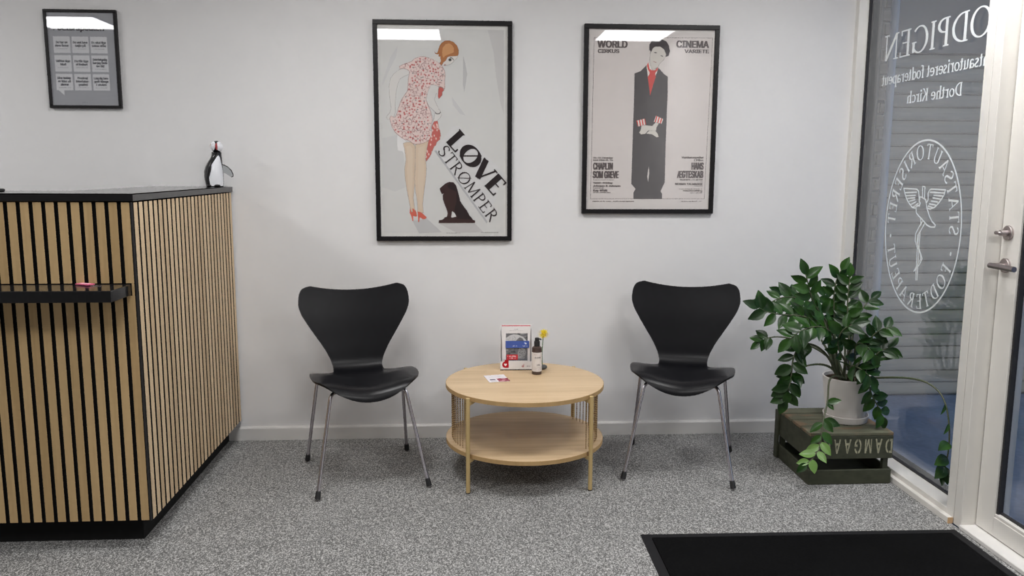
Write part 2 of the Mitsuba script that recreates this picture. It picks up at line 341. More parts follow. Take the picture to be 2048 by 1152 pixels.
# outlines of the flat prints (mm on the wall: x,z) and of the emblem on the pane (mm: y,z)
ART = {
 'arm_left': '-299,1802 -328,1781 -344,1758 -352,1721 -350,1684 -346,1647 -343,1624 -350,1601 -366,1582 -362,1571 -348,1572 -331,1583 -324,1610 -325,1647 -320,1694 -312,1730 -300,1758 -277,1772 -255,1781 -253,1798 -281,1805',
 'legl': '-289,1458 -282,1428 -277,1383 -284,1339 -283,1299 -275,1240 -266,1190 -259,1150 -254,1133 -234,1133 -241,1160 -245,1200 -240,1250 -234,1300 -236,1349 -231,1398 -234,1447 -249,1464 -274,1464',
 'legr': '-231,1452 -232,1398 -234,1339 -238,1290 -233,1230 -226,1180 -224,1133 -198,1128 -201,1170 -195,1220 -185,1290 -181,1339 -185,1389 -179,1423 -169,1472 -200,1460',
 'slip': '-317,1496 -318,1471 -318,1452 -314,1425 -294,1423 -282,1403 -286,1457 -274,1464 -289,1481',
 'shoel': '-261,1150 -264,1130 -255,1110 -251,1090 -246,1090 -247,1114 -235,1110 -228,1114 -233,1134 -244,1147 -251,1150 -248,1134 -255,1131',
 'shoer': '-226,1135 -224,1115 -223,1084 -219,1084 -215,1108 -199,1097 -187,1100 -182,1107 -198,1122 -209,1131 -216,1133',
 'dress': '-301,1814 -285,1823 -263,1831 -243,1838 -231,1850 -218,1855 -204,1860 -179,1859 -162,1854 -143,1849 -126,1839 -111,1828 -99,1813 -90,1794 -88,1773 -91,1751 -90,1732 -91,1714 -102,1722 -115,1726 -127,1728 -139,1731 -154,1731 -159,1722 -166,1707 -173,1685 -177,1672 -178,1662 -174,1645 -165,1624 -158,1607 -153,1587 -151,1568 -155,1544 -164,1524 -152,1514 -156,1495 -165,1478 -177,1468 -192,1462 -212,1457 -232,1456 -246,1461 -259,1472 -281,1477 -300,1489 -315,1501 -327,1513 -339,1533 -345,1552 -350,1576 -344,1586 -336,1581 -326,1579 -318,1591 -313,1610 -305,1632 -295,1659 -280,1681 -268,1698 -265,1701 -262,1730 -260,1759 -252,1793 -265,1802 -278,1807 -290,1807 -298,1804',
 'drape': '-152,1514 -154,1534 -146,1553 -139,1566 -126,1568 -122,1544 -115,1520 -111,1495 -115,1478 -130,1466 -135,1451 -145,1441 -158,1408 -167,1393 -181,1375 -183,1389 -178,1428 -168,1472',
 'sleeve_tail': '-115,1722 -102,1719 -93,1709 -103,1698 -108,1686 -117,1685 -122,1698 -120,1712 -102,1694 -103,1685 -118,1668 -122,1680 -121,1704',
 'hair': '-135,1884 -132,1877 -123,1877 -118,1892 -111,1911 -101,1925 -86,1934 -66,1935 -47,1928 -31,1912 -24,1893 -24,1874 -29,1867 -52,1865 -69,1864 -77,1859 -84,1845 -94,1837 -101,1828 -106,1822 -112,1832 -105,1842 -109,1856 -107,1866 -113,1862 -117,1864 -115,1873 -128,1874 -134,1877',
 'hair_light': '-101,1882 -98,1901 -86,1918 -69,1923 -54,1916 -45,1900 -47,1881 -69,1873 -86,1866 -94,1856 -99,1866',
 'face': '-77,1859 -69,1864 -52,1865 -29,1867 -27,1862 -43,1845 -57,1832 -75,1823 -92,1821 -104,1820 -94,1837 -84,1845',
 'neck': '-162,1854 -143,1865 -123,1874 -116,1873 -107,1866 -109,1856 -105,1842 -112,1831 -126,1839 -143,1849',
 'eye': '-72,1849 -67,1854 -60,1854 -56,1847 -61,1841 -68,1842',
 'brow': '-69,1857 -62,1860 -52,1857 -46,1846 -49,1847 -55,1854 -62,1857',
 'mouth': '-93,1824 -86,1828 -83,1823 -89,1821',
 'arm_right': '-154,1731 -139,1731 -127,1728 -118,1722 -121,1708 -122,1688 -130,1694 -140,1665 -131,1643 -119,1619 -111,1610 -116,1601 -129,1600 -136,1607 -151,1621 -163,1631 -171,1645 -177,1662 -173,1684 -166,1707 -159,1722',
 'hand_right': '-136,1602 -124,1597 -111,1605 -106,1593 -114,1580 -127,1566 -139,1563 -146,1566 -141,1578',
 'bracelet': '-136,1605 -129,1599 -116,1600 -111,1608 -109,1606 -115,1597 -129,1596 -137,1602',
 'lion': '-118,1245 -107,1255 -92,1268 -72,1277 -52,1275 -39,1260 -33,1240 -25,1210 -20,1185 -7,1165 12,1140 25,1115 35,1105 40,1095 52,1091 51,1080 -124,1080 -123,1092 -104,1096 -94,1107 -85,1109 -80,1125 -85,1145 -95,1170 -103,1195 -103,1214 -97,1223 -108,1219 -113,1230',
 'lion_mane': '-80,1263 -62,1274 -45,1265 -33,1240 -25,1210 -20,1185 -7,1165 12,1140 25,1115 35,1105 40,1097 -38,1100 -31,1110 -46,1125 -47,1150 -38,1180 -38,1230 -58,1240 -77,1250',
 'lion_gap': '-64,1107 -59,1138 -47,1128 -38,1110 -48,1108 -58,1105',
 'band': '-142,1423 -55,1541 -21,1542 193,1320 108,1077',
 'band_shade': '-142,1423 -134,1428 113,1085 108,1077',
 'shade1': '-387,1482 -317,1498 -318,1427 -290,1418 -283,1339 -285,1250 -332,1230 -391,1250',
 'shade2': '-250,1090 -194,1097 -182,1102 -109,1034 -220,1029',
 'shade3': '-122,1076 52,1076 93,1034 -39,1032',
 'fold1': '-2,1869 6,1839 17,1784 3,1699 -4,1733',
 'fold2': '114,1986 189,1985 190,1600 176,1642 152,1781 142,1882',
 'fold3': '-57,1678 -29,1641 9,1590 -19,1599 -52,1640',
 'fold4': '-385,1734 -345,1853 -307,1913 -317,1858 -351,1794 -380,1730',
 'inset': '-397,1991 193,1987 192,1031 -391,1032',
 'coat': '817,1795 845,1805 865,1825 873,1833 885,1845 929,1825 942,1811 957,1795 978,1781 980,1715 980,1672 979,1624 978,1467 979,1277 959,1234 967,1224 968,1197 827,1197 826,1228 836,1246 814,1270 815,1427 817,1623',
 'shirt': '873,1833 885,1848 903,1817 921,1817 932,1828 930,1814 919,1783 905,1771 881,1780',
 'tie': '875,1833 882,1846 888,1816 900,1810 915,1811 929,1824 930,1814 916,1797 920,1781 907,1737 895,1690 881,1778 891,1797 881,1814',
 'head': '889,1862 891,1890 897,1912 913,1927 938,1927 959,1910 967,1885 958,1862 935,1840 929,1825 903,1811 891,1839',
 'hairb': '885,1904 885,1929 896,1946 917,1955 943,1955 967,1944 979,1925 985,1899 978,1877 966,1874 967,1885 956,1908 938,1920 913,1920 900,1910 895,1896',
 'cap_red': '936,1941 949,1951 977,1919 989,1891 972,1889 951,1905 938,1921',
 'eyes': ['907,1892 916,1895 924,1891 916,1889', '940,1879 948,1879 954,1874 946,1875'],
 'mouthb': '906,1852 923,1847 922,1845 905,1850',
 'cuffl': '830,1573 872,1583 880,1555 840,1545',
 'cuffr': '926,1597 962,1582 955,1559 916,1567',
 'handl': '856,1549 868,1551 876,1551 909,1548 925,1565 941,1560 931,1542 928,1526 906,1524 889,1526 876,1510 855,1508 847,1516 855,1534',
 'handr': '880,1512 895,1525 926,1525 936,1512 943,1495 931,1495 910,1508 894,1510',
 'slit': '898,1356 901,1324 897,1280 891,1304 894,1332',
 'border2': '618,1959 1191,1964 1179,1197 614,1196',
}
EMBLEM = ['-451,1261 -555,1260 -570,1251 -577,1226 -580,1207 -590,1202 -585,1189 -568,1192', '-451,1261 -461,1241 -478,1218 -502,1197 -529,1181 -550,1178 -578,1192', '-464,1242 -554,1247', '-477,1230 -549,1233', '-489,1218 -544,1223', '-504,1206 -548,1215', '-522,1194 -556,1206', '-539,1183 -571,1198', '-639,1206 -647,1217 -643,1246 -654,1259 -663,1263 -765,1262', '-765,1262 -759,1242 -743,1224 -721,1204 -699,1189 -668,1180 -642,1184', '-659,1250 -758,1249', '-686,1238 -747,1237', '-681,1227 -734,1224', '-670,1214 -717,1211', '-659,1201 -704,1198', '-651,1192 -686,1187', '-604,1225 -597,1272 -616,1271 -618,1223', '-583,1209 -585,1228 -593,1228 -628,1218 -633,1206 -642,1184 -666,1149 -688,1129 -715,1116 -710,1108 -678,1106 -652,1112 -624,1128 -588,1145 -566,1158 -560,1177', '-599,1142 -608,1109', '-596,1063 -593,1011 -599,872', '-605,1079 -607,1008 -609,873', '-620,1128 -594,1100 -572,1069 -572,1039 -593,1011 -623,988 -636,967 -617,938 -580,907', '-638,1122 -610,1087 -589,1063 -589,1033 -607,1008 -620,987 -626,966 -606,941 -580,907']

# ------------------------------------------------------------------ the room
XL, YR = -4.6, -9.0
XF, XG, XD = 1.865, 1.945, 1.92          # window frame face, window glass, door leaf face
add('floor', bx(XL, 1.86, YR, 0.0, -0.05, 0.0), 'mat_carpet', kind='structure', label='grey speckled carpet floor')
add('ceiling', bx(XL, 2.0, YR, 0.0, CEIL, CEIL + 0.1), 'mat_white', kind='structure')
add('wall_back', bx(XL - .1, 1.93, 0.0, 0.12, -0.05, CEIL + .1), 'mat_wall', kind='structure', label='plain white wall with three framed posters')
add('wall_left', bx(XL - .1, XL, YR, 0.0, -0.05, CEIL + .1), 'mat_wall', kind='structure')
add('wall_rear', bx(XL - .1, 2.0, YR - .1, YR, -0.05, CEIL + .1), 'mat_wall', kind='structure')
add('wall_right', cat(bx(1.87, 2.0, YR, -2.27, -0.05, CEIL + .1), bx(1.87, 2.0, -2.27, 0.0, 2.36, CEIL + .1)), 'mat_wall', kind='structure')
_b = [(0, 0), (-.016, 0), (-.016, .0600), (-.013, .0645), (-.008, .0675), (0, .0685)]
bb = trimesh.creation.extrude_polygon(Polygon(_b), XF - XL, engine='earcut')
bb.apply_transform(np.array([[0, 0, 1, XL], [1, 0, 0, 0], [0, 1, 0, 0], [0, 0, 0, 1.0]]))
add('baseboard_back', bb, 'mat_trim', kind='structure', label='low white skirting board along the back wall')

# window beside the door
tag('window_1', 'tall fixed window with frosted lettering beside the glass door', kind='structure')
add('window_1__jamb', bx(1.891, 1.956, -0.034, 0.0, 0.0, 2.36, .002), 'mat_frame_paint')
add('window_1__jamb', bx(XF, 1.956, -1.1165, -1.07, 0.0, 2.36, .002), 'mat_frame_paint')
add('window_1__sill_rail', bx(XF, 1.956, -1.07, -0.034, 0.0, 0.045, .002), 'mat_frame_paint')
add('window_1__head_rail', bx(XF, 1.956, -1.07, -0.034, 2.30, 2.36, .002), 'mat_frame_paint')
mat('outer_cladding', (0.075, 0.08, 0.078), 0.5)
add('window_1__outer_cladding', cat(bx(1.9562, 2.0, -.034, 0, 0, 2.36), bx(1.9562, 2.0, -1.1165, -1.07, 0, 2.36), bx(1.9562, 2.0, -1.07, -.034, 0, .045), bx(1.9562, 2.0, -1.07, -.034, 2.30, 2.36)), 'mat_outer_cladding')
g = 0.010
add('window_1__gasket', cat(bx(XG - .006, XG + .012, -0.034 - g, -0.034, .045, 2.30), bx(XG - .006, XG + .012, -1.07, -1.07 + g, .045, 2.30),
                            bx(XG - .006, XG + .012, -1.07 + g, -0.034 - g, .045, .045 + .007), bx(XG - .006, XG + .012, -1.07 + g, -0.034 - g, 2.293, 2.30)), 'mat_gasket')
pane = lambda x, y0, y1, z0, z1: trimesh.Trimesh([[x, y0, z0], [x, y1, z0], [x, y1, z1], [x, y0, z1]], [[0, 2, 1], [0, 3, 2]], process=False)
add('window_1__pane', pane(XG, -1.06, -0.044, .052, 2.293), 'mat_pane')
add('window_1__pane', pane(XG + .018, -1.06, -0.044, .052, 2.293), 'mat_pane')
# frosted lettering on the pane (reads from outside: mirrored from in here)
on_glass = np.array([[0, 0, 1, XG - .0012], [1, 0, 0, 0], [0, 1, 0, 0], [0, 0, 0, 1.0]])


def sticker(geom, y0, z0, key):
    m = extrude(affinity.translate(geom, y0, z0), .0006)
    m.apply_transform(on_glass)
    return add('window_1__' + key, m, 'mat_frost')


def fitted(text, h, y_end, width, **k):
    s, w = serif(text, h, **k)
    x0, _, x1, _ = s.bounds
    s = affinity.scale(affinity.translate(s, -x1, 0), width / (x1 - x0), 1, origin=(0, 0))
    return affinity.translate(s, y_end, 0)


clip = sbox(-1.055, 0, -.055, 3)
sticker(affinity.translate(fitted('FODPIGEN', .115, -.196, .865, Tk=.12, n=.05), 0, 1.837).intersection(clip), 0, 0, 'lettering')
sticker(affinity.translate(fitted('Statsautoriseret fodterapeut', .055, -.192, .838, Tk=.14, n=.08, sr=.12), 0, 1.728).intersection(clip), 0, 0, 'lettering')
sticker(affinity.translate(fitted('Dorthe Kirch', .053, -.423, .398, Tk=.14, n=.08, sr=.12), 0, 1.630).intersection(clip), 0, 0, 'lettering')
OC, OA, OB = (-.604, 1.10), .290, .370


def ellipse_ring(a, b, w):
    t = np.linspace(0, 2 * np.pi, 160)
    o = Polygon(np.stack([a * np.cos(t), b * np.sin(t)], 1))
    i = Polygon(np.stack([(a - w) * np.cos(t), (b - w) * np.sin(t)], 1))
    return o.difference(i)


oval = [ellipse_ring(OA, OB, .0075)]
txt = 'STATSAUTORISERET.FODTERAPEUT.'
a_t, b_t, hh = OA - .083, OB - .083, .064
ts = np.linspace(0, 2 * np.pi, 4000)
ex, ey = a_t * np.cos(ts), b_t * np.sin(ts)
sl = np.concatenate([[0], np.cumsum(np.hypot(np.diff(ex), np.diff(ey)))])


def ring_cw(word, a0, a1):
    s_tot = sl[-1]
    f = lambda a: np.interp(math.radians(a % 360), ts, sl)
    s0 = f(a0)
    length = (s0 - f(a1)) % s_tot
    adv = np.array([glyph(c)[1] + .08 for c in word])
    mid = (np.cumsum(adv) - adv / 2) / adv.sum()
    for c, m_ in zip(word, mid):
        t = np.interp((s0 - length * m_) % s_tot, sl, ts)
        gl, w = glyph(c, .13, .06, .12)
        gl = affinity.scale(affinity.translate(gl, -w / 2, 0), hh, hh, origin=(0, 0))
        gl = affinity.rotate(gl, math.degrees(math.atan2(math.sin(t) / b_t, math.cos(t) / a_t)) - 90, origin=(0, 0))
        oval.append(affinity.translate(gl, a_t * math.cos(t), b_t * math.sin(t)))


ring_cw('STATSAUTORISERET', 184, 359)


def ring_ccw(word, a0, a1):
    f = lambda a: np.interp(math.radians(a), ts, sl)
    adv = np.array([glyph(c)[1] + .08 for c in word])
    mid = (np.cumsum(adv) - adv / 2) / adv.sum()
    for c, m_ in zip(word, mid):
        t = np.interp(f(a0) + (f(a1) - f(a0)) * m_, sl, ts)
        gl, w = glyph(c, .13, .06, .12)
        gl = affinity.scale(affinity.translate(gl, -w / 2, -1), hh, hh, origin=(0, 0))
        ang = math.degrees(math.atan2(math.sin(t) / b_t, math.cos(t) / a_t)) + 90
        gl = affinity.rotate(gl, ang, origin=(0, 0))
        oval.append(affinity.translate(gl, a_t * math.cos(t), b_t * math.sin(t)))


ring_ccw('FODTERAPEUT', 206, 343)
oval.append(affinity.scale(Point((a_t + .034) * math.cos(math.radians(350)), (b_t + .034) * math.sin(math.radians(350))).buffer(.007), .8, 1.2))
oval.append(affinity.scale(Point((a_t + .034) * math.cos(math.radians(196.5)), (b_t + .034) * math.sin(math.radians(196.5))).buffer(.007), .8, 1.2))
sticker(unary_union(oval), OC[0], OC[1], 'oval_lettering')
sticker(unary_union([LineString(parse(e)).buffer(.0030, cap_style=1) for e in EMBLEM]), 0, 0, 'emblem')

# strip of wood along the foot of the window
tag('trim_1', 'thin white wooden strip on the floor along the foot of the window', kind='structure')
add('trim_1__strip', bx(1.844, XF, -1.115, -0.016, 0.0, .024, .0015), 'mat_frame_paint')
add('trim_1__cut_end', bx(1.8445, XF - .0005, -1.1175, -1.115, .0005, .0235), 'mat_raw_wood', label='bare sawn wood end of the strip')

# glass door
tag('door_1', 'white framed glass door with steel lever handle', kind='structure')
add('door_1__jamb', bx(XF, 1.99, -1.165, -1.1195, 0.0, 2.36, .002), 'mat_frame_paint')
add('door_1__jamb', bx(XF, 1.99, -2.27, -2.17, 0.0, 2.36, .002), 'mat_frame_paint')
add('door_1__head', bx(XF, 1.99, -2.17, -1.165, 2.28, 2.36, .002), 'mat_frame_paint')
add('door_1__threshold', bx(1.858, 1.99, -2.17, -1.165, 0.0, .016, .002), 'mat_trim')
y0, y1, z0, z1 = -1.169, -2.166, .019, 2.277
ys, zb = -1.266, .092
L_ = [bx(XD, XD + .06, y0, ys, z0, z1, .002), bx(XD, XD + .06, y1, y1 + .103, z0, z1, .002), bx(XD, XD + .06, ys, y1 + .103, z0, zb, .002), bx(XD, XD + .06, ys, y1 + .103, z1 - .1, z1, .002)]
add('door_1__leaf', cat(L_), 'mat_frame_paint')
gx = XD + .022
add('door_1__bead', cat(bx(XD + .003, gx, ys, y1 + .103, zb, zb + .012, .002), bx(XD + .003, gx, ys, y1 + .103, z1 - .112, z1 - .1, .002)), 'mat_frame_paint')
add('door_1__gasket', cat(bx(XD + .008, gx + .006, ys, ys - .009, zb + .012, z1 - .112), bx(XD + .008, gx + .006, y1 + .112, y1 + .103, zb + .012, z1 - .112), bx(gx - .004, gx + .006, ys - .009, y1 + .112, zb + .012, zb + .02)), 'mat_gasket')
add('door_1__pane', pane(gx, y1 + .112, ys - .009, zb + .02, z1 - .112), 'mat_pane')
add('door_1__pane', pane(gx + .018, y1 + .112, ys - .009, zb + .02, z1 - .112), 'mat_pane')


def along_x(m, x, y, z):
    m = m.copy()
    m.apply_transform(np.array([[0, 0, -1, x], [1, 0, 0, y], [0, 1, 0, z], [0, 0, 0, 1.0]]))
    return m


rose = lathe([(0, 0), (.026, 0), (.026, .007), (.024, .009), (.0, .009)], 40)
yh, zh, zt = -1.207, 1.006, 1.122
lever = tube([(XD - .008, yh, zh), (XD - .052, yh, zh)], .0095, 16)
bar = tube([(XD - .052, yh + .012, zh), (XD - .052, yh - .06, zh), (XD - .052, yh - .118, zh)], .0098, 16)
add('door_1__handle', cat(along_x(rose, XD, yh, zh), lever, bar), 'mat_steel', smooth=40, label='brushed steel lever handle')
knob = cat(along_x(rose, XD, yh, zt), tube([(XD - .008, yh, zt), (XD - .034, yh, zt)], [.012, .0095], 16), bx(XD - .046, XD - .03, yh - .012, yh + .018, zt - .006, zt + .006, .004))
add('door_1__thumb_turn', knob, 'mat_steel', smooth=40, label='brushed steel thumb turn above the handle')

# what stands outside
mat('paving', proc(lambda p, n, uv: mi.Color3f(0.23, 0.28, 0.38) * (0.75 + 0.3 * fbm(p.x * 5, p.y * 5) + 0.15 * noise(p.x * 60, p.y * 60))), 0.8)
mat('siding', proc(lambda p, n, uv: mi.Color3f(0.70, 0.59, 0.42) * (0.9 + 0.2 * fbm(p.x * 3, p.z * 20))), 0.6)
mat('fascia', (0.50, 0.41, 0.31), 0.6)
mat('corner_board', (0.15, 0.155, 0.145), 0.6)
mat('brick', proc(lambda p, n, uv: mix((0.27, 0.25, 0.205), (0.33, 0.305, 0.26), fbm(p.x * 30, p.z * 40))), 0.85)
mat('mortar', (0.33, 0.32, 0.29), 0.9)
add('pavement', bx(2.0, 16, -12, 12, -0.12, -0.05), 'mat_paving', kind='structure', label='grey paving outside the window')
tag('wall_outside', 'grey horizontal boarding of the building outside the window', kind='structure')
YS = .80
add('wall_outside__backing', bx(2.30, 7.0, YS + .02, YS + .2, -.05, 3.2), 'mat_fascia')
bd = mikit.ply(trimesh.convex.convex_hull(np.array([[x, y, z] for x in (2.30, 7.0) for y, z in ((0, .002), (-.010, .004), (-.014, .012), (-.0145, .024), (-.011, .046), (-.004, .066), (-.001, .075), (.02, .075), (.02, .002))])), 'mat_siding')
for k in range(27):
    add('wall_outside__board', bd, None, to_world=T().translate([0, YS, -.04 + .076 * k]))
add('wall_outside__fascia', bx(2.28, 7.0, YS - .03, YS + .02, 2.02, 3.2), 'mat_fascia')
tag('wall_outside_brick', 'pale brick pier just outside the window', kind='structure')
add('wall_outside_brick__mortar', bx(2.0, 2.118, .105, .5, -.05, 3.0), 'mat_mortar')
add('wall_outside_brick__corner_board', bx(2.0, 2.062, .06, .105, -.05, 3.0, .003), 'mat_corner_board')
br = mikit.ply(bx(0, .052, 0, .014, 0, .052, .002), 'mat_brick')
bh = mikit.ply(bx(0, .024, 0, .014, 0, .052, .002), 'mat_brick')
for k in range(46):
    for x_, m_ in ([(2.065, br)] if k % 2 else [(2.065, bh), (2.093, bh)]):
        add('wall_outside_brick__brick', m_, None, to_world=T().translate([x_, .092, -.04 + .064 * k]))
add('downpipe', lathe([(.021, -.05), (.021, 3.0)], 20, 2.245, .30), 'mat_white', smooth=True, label='white downpipe outside between brick pier and grey boarding', category='pipe')

# ------------------------------------------------------------------ ceiling lamps
scene['mat_lamp_off'] = {'type': 'twosided', 'bsdf': {'type': 'diffuse', 'reflectance': {'type': 'rgb', 'value': [.7, .7, .7]}}}
lampd = [(-.3, -.3), (.3, -.3), (.3, .3), (-.3, .3)]
where = ['second from the wall, over the middle of the room', 'second from the wall, on the side of the window', 'second from the wall, on the side of the counter', 'nearest the posters, over the middle of the room', 'nearest the posters, on the side of the window', 'nearest the posters, over the counter']
for (x, y), w in zip(LAMPS, where):
    k = 'ceiling_lamp'
    n = 0
    while k in labels:
        n += 1
        k = 'ceiling_lamp_%03d' % n
    tag(k, 'square white ceiling lamp ' + w, 'lamp', 'ceiling lamps')
    r = [bx(x - .305, x + .305, y - .305, y - .295, CEIL - .012, CEIL, .001), bx(x - .305, x + .305, y + .295, y + .305, CEIL - .012, CEIL, .001),
         bx(x - .305, x - .295, y - .295, y + .295, CEIL - .012, CEIL, .001), bx(x + .295, x + .305, y - .295, y + .295, CEIL - .012, CEIL, .001)]
    add(k + '__frame', cat(r), 'mat_white')
    d = trimesh.Trimesh([[x - .295, y - .295, CEIL - .006], [x + .295, y - .295, CEIL - .006], [x + .295, y + .295, CEIL - .006], [x - .295, y + .295, CEIL - .006]], [[0, 2, 1], [0, 3, 2]], process=False)
    add(k + '__diffuser', d, 'mat_lamp_off', emitter={'type': 'area', 'radiance': {'type': 'rgb', 'value': [LAMP * c for c in LAMP_COLOUR]}})

# ------------------------------------------------------------------ reception counter
tag('reception_counter', 'reception counter clad in oak slats on black with a black top', 'counter')
CX, CY = -1.105, -1.175
add('reception_counter__body', cat(bx(-2.5, CX - .012, CY + .012, CY + .30, .105, 1.225), bx(-1.42, CX - .012, CY + .012, -.017, .105, 1.225)), 'mat_black_matt')
add('reception_counter__plinth', cat(bx(-2.5, -1.170, -1.095, CY + .28, 0, .105), bx(-1.40, -1.170, -1.095, -.017, 0, .105)), 'mat_black_matt')
top = Polygon([(-2.5, CY - .004), (CX + .003, CY - .004), (CX + .003, -.001), (-1.46, -.001), (-1.46, CY + .33), (-2.5, CY + .33)])
tm = [top.buffer(-.003, join_style=2), top, top, top.buffer(-.003, join_style=2)]
tv = np.vstack([np.column_stack([np.array(q.exterior.coords)[:6], np.full(6, z)]) for q, z in zip(tm, (1.2255, 1.2285, 1.250, 1.253))])
tf = [[k * 6 + j, k * 6 + (j + 1) % 6, (k + 1) * 6 + (j + 1) % 6, (k + 1) * 6 + j] for k in range(3) for j in range(6)]
cv, cf = trimesh.creation.triangulate_polygon(tm[3], engine='earcut')
tt = trimesh.Trimesh(np.vstack([tv]), np.vstack([np.array(tf)[:, [0, 1, 2]], np.array(tf)[:, [0, 2, 3]]]), process=False)
capt = trimesh.Trimesh(np.column_stack([cv, np.full(len(cv), 1.253)]), cf, process=False)
capb = trimesh.Trimesh(np.column_stack([cv, np.full(len(cv), 1.2255)]), np.asarray(cf)[:, ::-1], process=False)
topm = cat(tt, capt, capb)
topm.merge_vertices()
if topm.volume < 0:
    topm.invert()
add('reception_counter__top', topm, 'mat_black_lacquer')
add('reception_counter__corner_profile', bx(-1.1135, -1.1085, CY - .0005, CY + .0105, .105, 1.225), 'mat_black_plastic')
SZ0, SZ1 = .911, .949
up = mikit.ply(bx(0, .028, 0, .0115, SZ1 + .002, 1.224, .0008), 'mat_oak_slat_front')
lo = mikit.ply(bx(0, .028, 0, .0115, .106, SZ0 - .002, .0008), 'mat_oak_slat_front')
for k in range(34):
    x = -1.144 - .0408 * k
    add('reception_counter__slat', up, None, to_world=T().translate([x, CY, 0]))
    add('reception_counter__slat', lo, None, to_world=T().translate([x, CY, 0]))
add('reception_counter__slat', bx(-1.1255, -1.116, CY, CY + .0115, SZ0 - .001, SZ1 + .001, .0005), 'mat_oak_slat_front')
sd_ = mikit.ply(bx(-.0115, 0, 0, .031, .106, 1.224, .0008), 'mat_oak_slat_side')
for k in range(26):
    add('reception_counter__slat', sd_, None, to_world=T().translate([CX, -1.1665 + .0447 * k, 0]))
add('reception_counter__shelf', bx(-2.5, -1.127, -1.332, CY + .011, SZ0, SZ1, .002), 'mat_black_lacquer', label='black shelf projecting from the slatted front')

add('black_tray', bx(-1.85, -1.644, -1.06, -.93, 1.2532, 1.263, .003), 'mat_black_plastic', label='flat black tray on the counter top at the left edge of the photo', category='tray')

# key with pink tag on the shelf
tag('key_tag', 'key with a pink plastic tag lying on the black shelf', 'key')
zk = SZ1 + .0003
rot = lambda m, a, x, y: (m.apply_transform(trimesh.transformations.rotation_matrix(a, [0, 0, 1])), m.apply_translation([x, y, 0]), m)[2]
body = extrude(sbox(-.026, -.011, .026, .011).buffer(.004), .0035)
body.apply_translation([0, 0, zk + .0015])
mat('pink', (0.50, 0.085, 0.17), 0.35, spec=0.5)
mat('pink_paper', (0.60, 0.36, 0.42), 0.6)
add('key_tag__tag', rot(body, -.45, -1.268, -1.197), 'mat_pink')
pap = bx(-.019, .019, -.007, .007, zk + .005, zk + .0056)
add('key_tag__paper', rot(pap, -.45, -1.268, -1.197), 'mat_pink_paper')
a = np.linspace(0, 2 * np.pi, 26)
add('key_tag__ring', tube(np.stack([-1.292 + .012 * np.cos(a), -1.168 + .004 * np.sin(a), zk + .012 + .010 * np.sin(a)], 1), .0009, 6), 'mat_steel')
kb = cat(extrude(Point(0, 0).buffer(.008).difference(Point(-.002, 0).buffer(.002)), .0018), bx(.006, .032, -.0022, .0022, 0, .0018), bx(.022, .025, -.005, -.002, 0, .0018), bx(.028, .031, -.0045, -.002, 0, .0018))
kb.apply_translation([0, 0, zk])
add('key_tag__key', rot(kb, -.2, -1.236, -1.212), 'mat_steel')

# ------------------------------------------------------------------ penguin figurine
tag('penguin_figurine', 'small glossy black and white penguin figurine standing on the counter top', 'figurine')
mat('penguin_black', (0.010, 0.010, 0.011), 0.16, spec=0.6)
mat('penguin_white', (0.72, 0.73, 0.76), 0.22, spec=0.5)
mat('penguin_red', (0.30, 0.025, 0.028), 0.3)
mat('penguin_orange', (0.55, 0.22, 0.06), 0.4)
mat('penguin_wing', (0.36, 0.37, 0.38), 0.35)
PX, PY, PZ = -1.150, -.110, 1.2532
hs = np.array([0, .004, .02, .045, .07, .095, .115, .13, .14, .150, .158])
rs = np.array([.036, .0385, .0405, .0425, .042, .037, .031, .0255, .0225, .0215, .022])
cxs = np.array([0, 0, -.001, -.003, -.003, .001, .006, .011, .013, .014, .014])


def pen(h, ang, off=0.0):
    r = np.interp(h, hs, rs) + off
    return np.stack([PX + np.interp(h, hs, cxs) + r * np.cos(ang), PY + .95 * r * np.sin(ang), PZ + h], -1)


def grid_mesh(P, wrap=False):
    n, m = P.shape[:2]
    f = []
    for i in range(n - 1):
        for j in range(m if wrap else m - 1):
            q = [i * m + j, i * m + (j + 1) % m, (i + 1) * m + (j + 1) % m, (i + 1) * m + j]
            f += [[q[0], q[1], q[2]], [q[0], q[2], q[3]]]
    return trimesh.Trimesh(P.reshape(-1, 3), np.array(f), process=False)


H_, A_ = np.meshgrid(np.linspace(0, .158, 40), np.arange(40) * 2 * np.pi / 40, indexing='ij')
bm = grid_mesh(pen(H_, A_), True)
cap = lathe([(.0, .158), (.022, .158)], 24, PX + .014, PY)
add('penguin_figurine__body', cat(bm, trimesh.creation.icosphere(3, .0268).apply_transform(np.diag([1.0, .95, 1.02, 1])).apply_translation([PX + .0155, PY, PZ + .182])), 'mat_penguin_black', smooth=True)
u = np.linspace(-1, 1, 17)
hh_ = np.linspace(.004, .142, 28)
wid = .86 * np.clip(1 - ((hh_ - .035) / .108).clip(0, 1) ** 2.2, 0.02, 1) ** .6
ang0 = -math.pi / 2 + .60
P_ = pen(np.repeat(hh_[:, None], 17, 1), ang0 + u[None, :] * wid[:, None], .0009)
add('penguin_figurine__belly', grid_mesh(P_), 'mat_penguin_white', smooth=True)
HC = np.array([PX + .0155, PY, PZ + .182])


def dome(d, half, r, sx=1.0, sz=1.0):
    d = np.array(d, float) / np.linalg.norm(d)
    e1 = np.cross(d, [0, 0, 1.0])
    e1 /= np.linalg.norm(e1)
    e2 = np.cross(e1, d)
    rr, aa = np.meshgrid(np.linspace(0.001, half, 8), np.arange(24) * 2 * np.pi / 24, indexing='ij')
    v = np.cos(rr)[..., None] * d + (np.sin(rr) * np.cos(aa))[..., None] * e1 * sx + (np.sin(rr) * np.sin(aa))[..., None] * e2 * sz
    v /= np.linalg.norm(v, axis=-1, keepdims=True)
    return grid_mesh(HC + r * v * np.array([1, .95, 1.02]), True)


